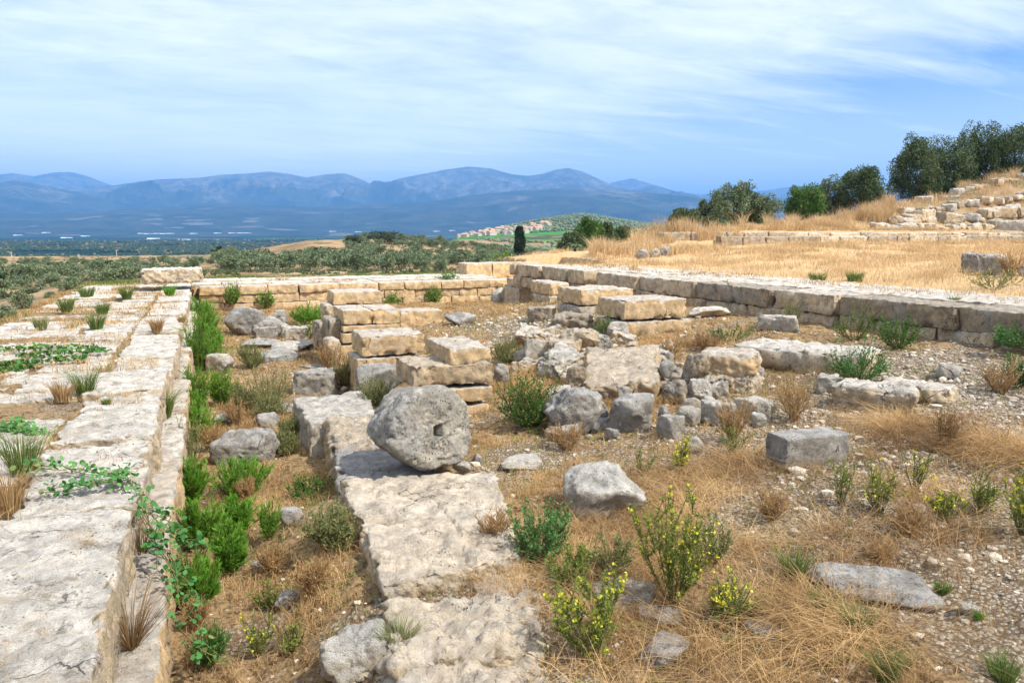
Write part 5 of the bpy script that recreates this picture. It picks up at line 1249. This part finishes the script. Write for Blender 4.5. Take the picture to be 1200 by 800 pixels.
# dark mastic bushes on the grove hill
def mastic(label, x0, x1, y0, y1, D):
    b = onD((x0 + x1) / 2, y1, D); g = gz(b[0], b[1]); t_ = onD((x0 + x1) / 2, y0, D); rng_ = np.random.RandomState(nseed())
    hgt = max(1.2, t_[2] - g); w = (x1 - x0) * D / F
    root = empty('mastic_bush', (b[0], b[1], g), label, 'bush')
    V, f = crown_leaves((w / 2, w / 2 * .8, hgt / 2), 2600, .5, .3, rng_, clumps=20, fill=.4, bottom=-.9); link('foliage', mesh_np('foliage', V, f, False), L_MASTIC, root, (0, 0, hgt / 2))
    V, f = tubes(stempaths(7, hgt * .8, .8, rng_, .1), np.full((7, 6), .05), 4); link('stems', mesh_np('stems', V, f), BARK, root)
mastic('very dark round bush on the bare left flank of the grove hill', 292, 321, 292, 308, 190)
mastic('long dark bush thicket in the middle of the grove hill', 350, 402, 290, 308, 200)
mastic('dark thicket on the crest of the grove hill', 425, 475, 271, 290, 290)
mastic('smaller dark bush left of the crest thicket', 404, 430, 276, 288, 285)
mastic('dark green flat bush at the far left of the western slope', -10, 24, 321, 338, 120)
mastic('dark bush in the middle of the western slope', 118, 142, 306, 318, 190)
mastic('small dark bush left of the middle one on the western slope', 76, 92, 311, 320, 180)
mastic('tall dark bush seen over the capstone', 246, 262, 288, 298, 300)

rng_ = np.random.RandomState(61); n_ = 6500
px_ = rng_.uniform(-40, 670, n_); r_ = np.exp(rng_.uniform(math.log(30), math.log(520), n_)); a0, a1 = px_az(-40), px_az(670)
az_ = rng_.uniform(a0, a1, n_); x, y = r_ * np.sin(az_), r_ * np.cos(az_)
k = (fbm2(x, y, .05, 3, 12) > np.where(r_ < 130, .12, -.05)) & ~((az_ > px_az(290)) & (az_ < px_az(415)) & (r_ > 225)) & ((y > 44) | (x < -8)); x, y = x[k], y[k]; z = terrain(x, y); m = len(x)
sz_ = rng_.uniform(.3, .9, m) * np.clip(r_[k] / 140, .45, 1); i = np.repeat(np.arange(m), 42); d = rng_.normal(size=(len(i), 3)); d /= np.linalg.norm(d, axis=1)[:, None]
q = np.stack([x, y, z + sz_ * .35], 1)[i] + d * sz_[i][:, None] * np.array([.9, .9, .55]) * rng_.uniform(.3, 1, len(i))[:, None]
V, f = leafquads(q, d + rng_.normal(size=d.shape) * .7, .34, .17, rng_); tag(link('scrub', mesh_np('scrub', V, f, False), L_SCRUB), 'low grey green scrub between the olive trees', 'scrub', kind='stuff')
# ---- far orchards, village, greenhouses, poles
def blobs(x, y, s, seed):
    rng_ = np.random.RandomState(seed); m = len(x); v0, f0 = ico(1); z = terrain(x, y)
    V = v0[None] * (1 + .25 * rng_.normal(size=(m, len(v0), 1))) * s[:, None, None] * np.array([1, 1, .8]) + np.stack([x, y, z + s * .55], 1)[:, None]
    return V.reshape(-1, 3), [(np.arange(m)[:, None, None] * len(v0) + f0[None]).reshape(-1, 3)]
rng_ = np.random.RandomState(41)
n_ = 9000; r = 950 * np.exp(rng_.uniform(0, math.log(2350 / 950), n_)); az = rng_.uniform(px_az(505), px_az(800), n_); x, y = r * np.sin(az), r * np.cos(az)
z = terrain(x, y); row = np.sin((z + 6 * fbm2(x, y, .004, 2, 8)) * 2.2)
k = ((row > .1) | (rng_.uniform(0, 1, n_) < .25)) & (z > 1.5 + 4 * fbm2(x, y, .01, 2, 4)); x, y = x[k], y[k]
V, f = blobs(x, y, rng_.uniform(1.6, 3.2, len(x)), 42); tag(link('hill_orchard', mesh_np('hill_orchard', V, f), L_OLIVE), 'far rows of trees on the terraced hill around the village', 'far trees', kind='stuff')
n_ = 16000; r = 1150 * np.exp(rng_.uniform(0, math.log(4200 / 1150), n_)); az = rng_.uniform(px_az(-140), px_az(520), n_); x, y = r * np.sin(az), r * np.cos(az)
k = fbm2(x, y, 1 / 260., 3, 14) > -.18; x, y = x[k], y[k]
V, f = blobs(x, y, rng_.uniform(2.0, 4.5, len(x)) * np.clip(np.hypot(x, y) / 1800, .8, 1.5), 43); tag(link('plain_orchard', mesh_np('plain_orchard', V, f), L_MASTIC), 'dark orchards covering the valley floor on the left', 'far trees', kind='stuff')
# low hedge band between the grove hill and the village hill
n_ = 1500; r = rng_.uniform(430, 900, n_); az = rng_.uniform(px_az(560), px_az(760), n_); x, y = r * np.sin(az), r * np.cos(az)
k = fbm2(x, y, 1 / 60., 3, 15) > .12; x, y = x[k], y[k]
V, f = blobs(x, y, rng_.uniform(1.2, 2.6, len(x)), 44); tag(link('valley_hedges', mesh_np('valley_hedges', V, f), L_OLIVE), 'hedges and small trees between the green fields beyond the cypress', 'far trees', kind='stuff')

def house_mesh(w, d, h):
    wv = np.array([[-w/2, -d/2, -2], [w/2, -d/2, -2], [w/2, d/2, -2], [-w/2, d/2, -2], [-w/2, -d/2, h], [w/2, -d/2, h], [w/2, d/2, h], [-w/2, d/2, h], [-w/2, 0, h + d*.22], [w/2, 0, h + d*.22]])
    wall = mesh_np('wall', wv, [np.array([[0, 1, 5, 4], [2, 3, 7, 6]]), np.array([[1, 2, 6], [3, 0, 4]]), np.array([[1, 6, 5], [3, 4, 7], [5, 6, 9], [4, 8, 7]])], False); wall.materials.append(M_WHITE)
    e = .35
    rv = []
    for s in (-1, 1):
        for zz in (0, .18):
            rv += [[-w/2 - e, s * (d/2 + e), h - .15 + zz], [w/2 + e, s * (d/2 + e), h - .15 + zz], [w/2 + e, 0, h + d*.22 + .05 + zz], [-w/2 - e, 0, h + d*.22 + .05 + zz]]
    fq = []
    for s in (0, 8): fq += [[s, s+1, s+2, s+3], [s+4, s+7, s+6, s+5], [s, s+4, s+5, s+1], [s+1, s+5, s+6, s+2], [s+3, s+2, s+6, s+7], [s, s+3, s+7, s+4]]
    roof = mesh_np('roof', rv, [np.array(fq)], False); roof.materials.append(M_ROOF)
    return wall, roof
HM = [house_mesh(11, 8, 4), house_mesh(9, 8, 6.4), house_mesh(15, 9, 5.5)]
hs = []
while len(hs) < 62:
    px = rs.choice([rs.normal(600, 22), rs.normal(560, 18), rs.normal(627, 10)]); py = np.interp(px, [520, 560, 600, 640], [279, 275, 271, 265]) + rs.normal() * 2.0
    if px < 515 or px > 645: continue
    p, t_ = ground_at(px, py, 2600)
    rr_ = math.hypot(p[0], p[1])
    if rr_ < 1250 or rr_ > 2290: continue
    if any((p[0] - a) ** 2 + (p[1] - b) ** 2 < 170 for a, b in hs): continue
    hs.append((p[0], p[1]))
    o = empty('house', (p[0], p[1], p[2]), 'small pale house with a tiled roof in the far village on the terraced hill', 'house', 'houses of the far village', rs.uniform(0, 3.14))
    w_, r2 = HM[rs.randint(3)]; link('wall', w_, None, o); link('roof', r2, None, o)
# greenhouses on the plain
def tunnel(w, l, h):
    a = np.linspace(0, math.pi, 9); pr = np.stack([np.cos(a) * w / 2, np.sin(a) * h], 1)
    V = np.array([[x, y, z] for y in (-l/2, l/2) for x, z in pr]); q = [[i, i + 1, i + 10, i + 9] for i in range(8)]
    m = mesh_np('greenhouse', V, [np.array(q)]); bm = bmesh.new(); bm.from_mesh(m); bm.verts.ensure_lookup_table()
    bm.faces.new([bm.verts[i] for i in range(9)]); bm.faces.new([bm.verts[i] for i in range(17, 8, -1)]); bm.to_mesh(m); bm.free(); m.materials.append(M_FILM); return m
GHM = tunnel(40, 60, 5)
for px, py in ((166, 274), (174, 274.2), (184, 274), (192, 274.3), (200, 274.1), (227, 274), (255, 273.6), (272, 273.5), (282, 273.4), (290, 273.4), (21, 276), (54, 273), (100, 277), (78, 279), (216, 281.5), (180, 280), (420, 272), (512, 271.5), (530, 270.5), (390, 271.5)):
    p, t_ = ground_at(px, py, 12000)
    o = link('greenhouse', GHM, None, None, (p[0], p[1], p[2]), (0, 0, rs.uniform(1.2, 1.7) - .3))
    tag(o, 'long white greenhouse or shed far out on the dark plain', 'greenhouse', 'white greenhouses on the plain')
for lb, px, py, D, hp in (('pale pole at the far left beyond the western slope', 14, 306, 420, 6.5), ('pale pole left of the capstone in the valley', 93, 309, 360, 6.0), ('thin pole right behind the first pale pole', 137, 304, 480, 6.5)):
    b = onD(px, py, D); g = gz(b[0], b[1])
    o = empty('utility_pole', (b[0], b[1], g), lb, 'pole'); hp = onD(px, py - 11, D)[2] - g
    V, f = tubes(np.array([[[0, 0, -.5], [0, 0, hp * .5], [0, 0, hp]]]), np.array([[.22, .19, .15]]), 8); link('post', mesh_np('post', V, f), M_POLE, o)
    V, f = block(1.6, .14, .14, nseed(), res=.2, rnd=.02, rough=0, chip=0, skew=0); link('crossarm', mesh_np('crossarm', V, f), M_POLE, o, (0, 0, hp - .5))

# ------------------------------------------------------------------ air
bm = bmesh.new(); bmesh.ops.create_cube(bm, size=1.0); hm = bpy.data.meshes.new('haze'); bm.to_mesh(hm); bm.free()
ho = link('haze', hm, None, None, (0, 0, 720)); ho.scale = (56000, 56000, 1560); tag(ho, 'pale blue summer haze filling the valley air', 'haze', kind='stuff')
th = NT('haze_air'); pv = th.n('ShaderNodeVolumePrincipled', {'Color': (0.18, 0.47, 1.0, 1), 'Density': 8.2e-5, 'Anisotropy': 0.0})
th.t.links.new(pv.outputs[0], th.out.inputs['Volume']); hm.materials.append(th.m)

# ------------------------------------------------------------------ sky, sun, camera
SUN = np.array([0.52, -0.58, 0.95]); SUN /= np.linalg.norm(SUN)
w = bpy.data.worlds.new('World'); sc.world = w; w.use_nodes = True
nt = w.node_tree; nt.nodes.clear()
class WT(NT):
    def __init__(s, t): s.t = t; s.out = t.nodes.new('ShaderNodeOutputWorld')
W_ = WT(nt)
dirv = W_.n('ShaderNodeTexCoord').outputs['Generated']
sky = W_.n('ShaderNodeTexSky', sky_type='NISHITA', sun_disc=False)
sky.sun_elevation = math.asin(SUN[2]); sky.sun_rotation = math.atan2(SUN[0], SUN[1]); sky.altitude = 100; sky.air_density = 1.0; sky.dust_density = 1.2; sky.ozone_density = 1.5
# cirrus sheet: noise on a high plane, with a clear blue gap below a slanting edge at right
sx = W_.n('ShaderNodeSeparateXYZ', {0: dirv})
zc = W_.math('MAXIMUM', sx.outputs[2], 0.02); zc = W_.math('ADD', zc, 0.10)
pl = W_.n('ShaderNodeCombineXYZ', {0: W_.math('DIVIDE', sx.outputs[0], zc), 1: W_.math('DIVIDE', sx.outputs[1], zc), 2: 0.0}).outputs[0]
mp = W_.n('ShaderNodeMapping', {0: pl, 2: (0, 0, rad(-38)), 3: (0.30, 1.25, 1.0)}).outputs[0]
n1 = W_.noise(mp, 0.9, 7, 0.58, 0.6); n2 = W_.noise(mp, 3.2, 6, 0.6, 0.8)
ra, rb = ray(560, 215), ray(1230, 62); nn = np.cross(ra, rb); nn /= np.linalg.norm(nn)
if nn[2] < 0: nn = -nn
dt = W_.n('ShaderNodeVectorMath', {0: dirv, 1: tuple(nn)}, operation='DOT_PRODUCT').outputs['Value']
edge_ = W_.math('ADD', dt, W_.rng(n2, 0.2, 0.8, -0.05, 0.05, 'LINEAR'))
cov = W_.rng(edge_, -0.03, 0.08)
n3 = W_.noise(W_.n('ShaderNodeMapping', {0: pl, 2: (0, 0, rad(-32)), 3: (0.8, 1.5, 1.0)}).outputs[0], 2.2, 9, 0.66, 0.4)
body = W_.math('MULTIPLY', W_.rng(n1, 0.28, 0.62, 0.74, 1.0), W_.rng(n3, 0.30, 0.64, 0.68, 1.0))
mask = W_.math('MULTIPLY', cov, body)
strk = W_.math('MULTIPLY', W_.rng(W_.noise(W_.n('ShaderNodeMapping', {0: pl, 2: (0, 0, rad(-38)), 3: (0.5, 2.4, 1.0)}).outputs[0], 1.6, 7, 0.6, 0.5), 0.56, 0.72), 0.35)
mask = W_.math('MAXIMUM', mask, strk)
CLOUD, SKYT = (10.9, 11.3, 11.7), (0.85, 1.08, 1.35)
blue = W_.mix(1.0, sky.outputs[0], SKYT, 'MULTIPLY')
low = W_.rng(sx.outputs[2], 0.02, 0.20, 0.72, 0.0)
blue = W_.mix(low, blue, (13.4, 14.0, 14.8))
col = W_.mix(W_.math('MULTIPLY', mask, 0.85), blue, W_.mix(low, CLOUD, (14.5, 14.8, 14.8)))
bg = W_.n('ShaderNodeBackground', {'Color': col, 'Strength': 0.092}); nt.links.new(bg.outputs[0], W_.out.inputs[0])
L = bpy.data.lights.new('sun', 'SUN'); L.energy = 4.6; L.angle = rad(1.6); L.color = (1.0, 0.94, 0.84)
lo = bpy.data.objects.new('sun', L); COL.objects.link(lo)
import mathutils
lo.rotation_euler = mathutils.Vector(SUN).to_track_quat('Z', 'Y').to_euler()
cam = bpy.data.cameras.new('camera'); co = bpy.data.objects.new('camera', cam); COL.objects.link(co)
co.location = CAM; co.rotation_euler = mathutils.Vector(-FW).to_track_quat('Z', 'Y').to_euler()
cam.sensor_width = 36; cam.lens = 36 * F / 1200; cam.clip_start = 0.05; cam.clip_end = 120000
sc.camera = co
sc.view_settings.view_transform = 'Standard'; sc.view_settings.look = 'None'; sc.view_settings.gamma = 1.0; sc.view_settings.exposure = 0.6; sc.view_settings.use_curve_mapping = False
cy = sc.cycles; cy.max_bounces = 6; cy.diffuse_bounces = 3; cy.glossy_bounces = 2; cy.transmission_bounces = 3; cy.volume_bounces = 0; cy.transparent_max_bounces = 4
cy.use_denoising = True; cy.sample_clamp_indirect = 6.0
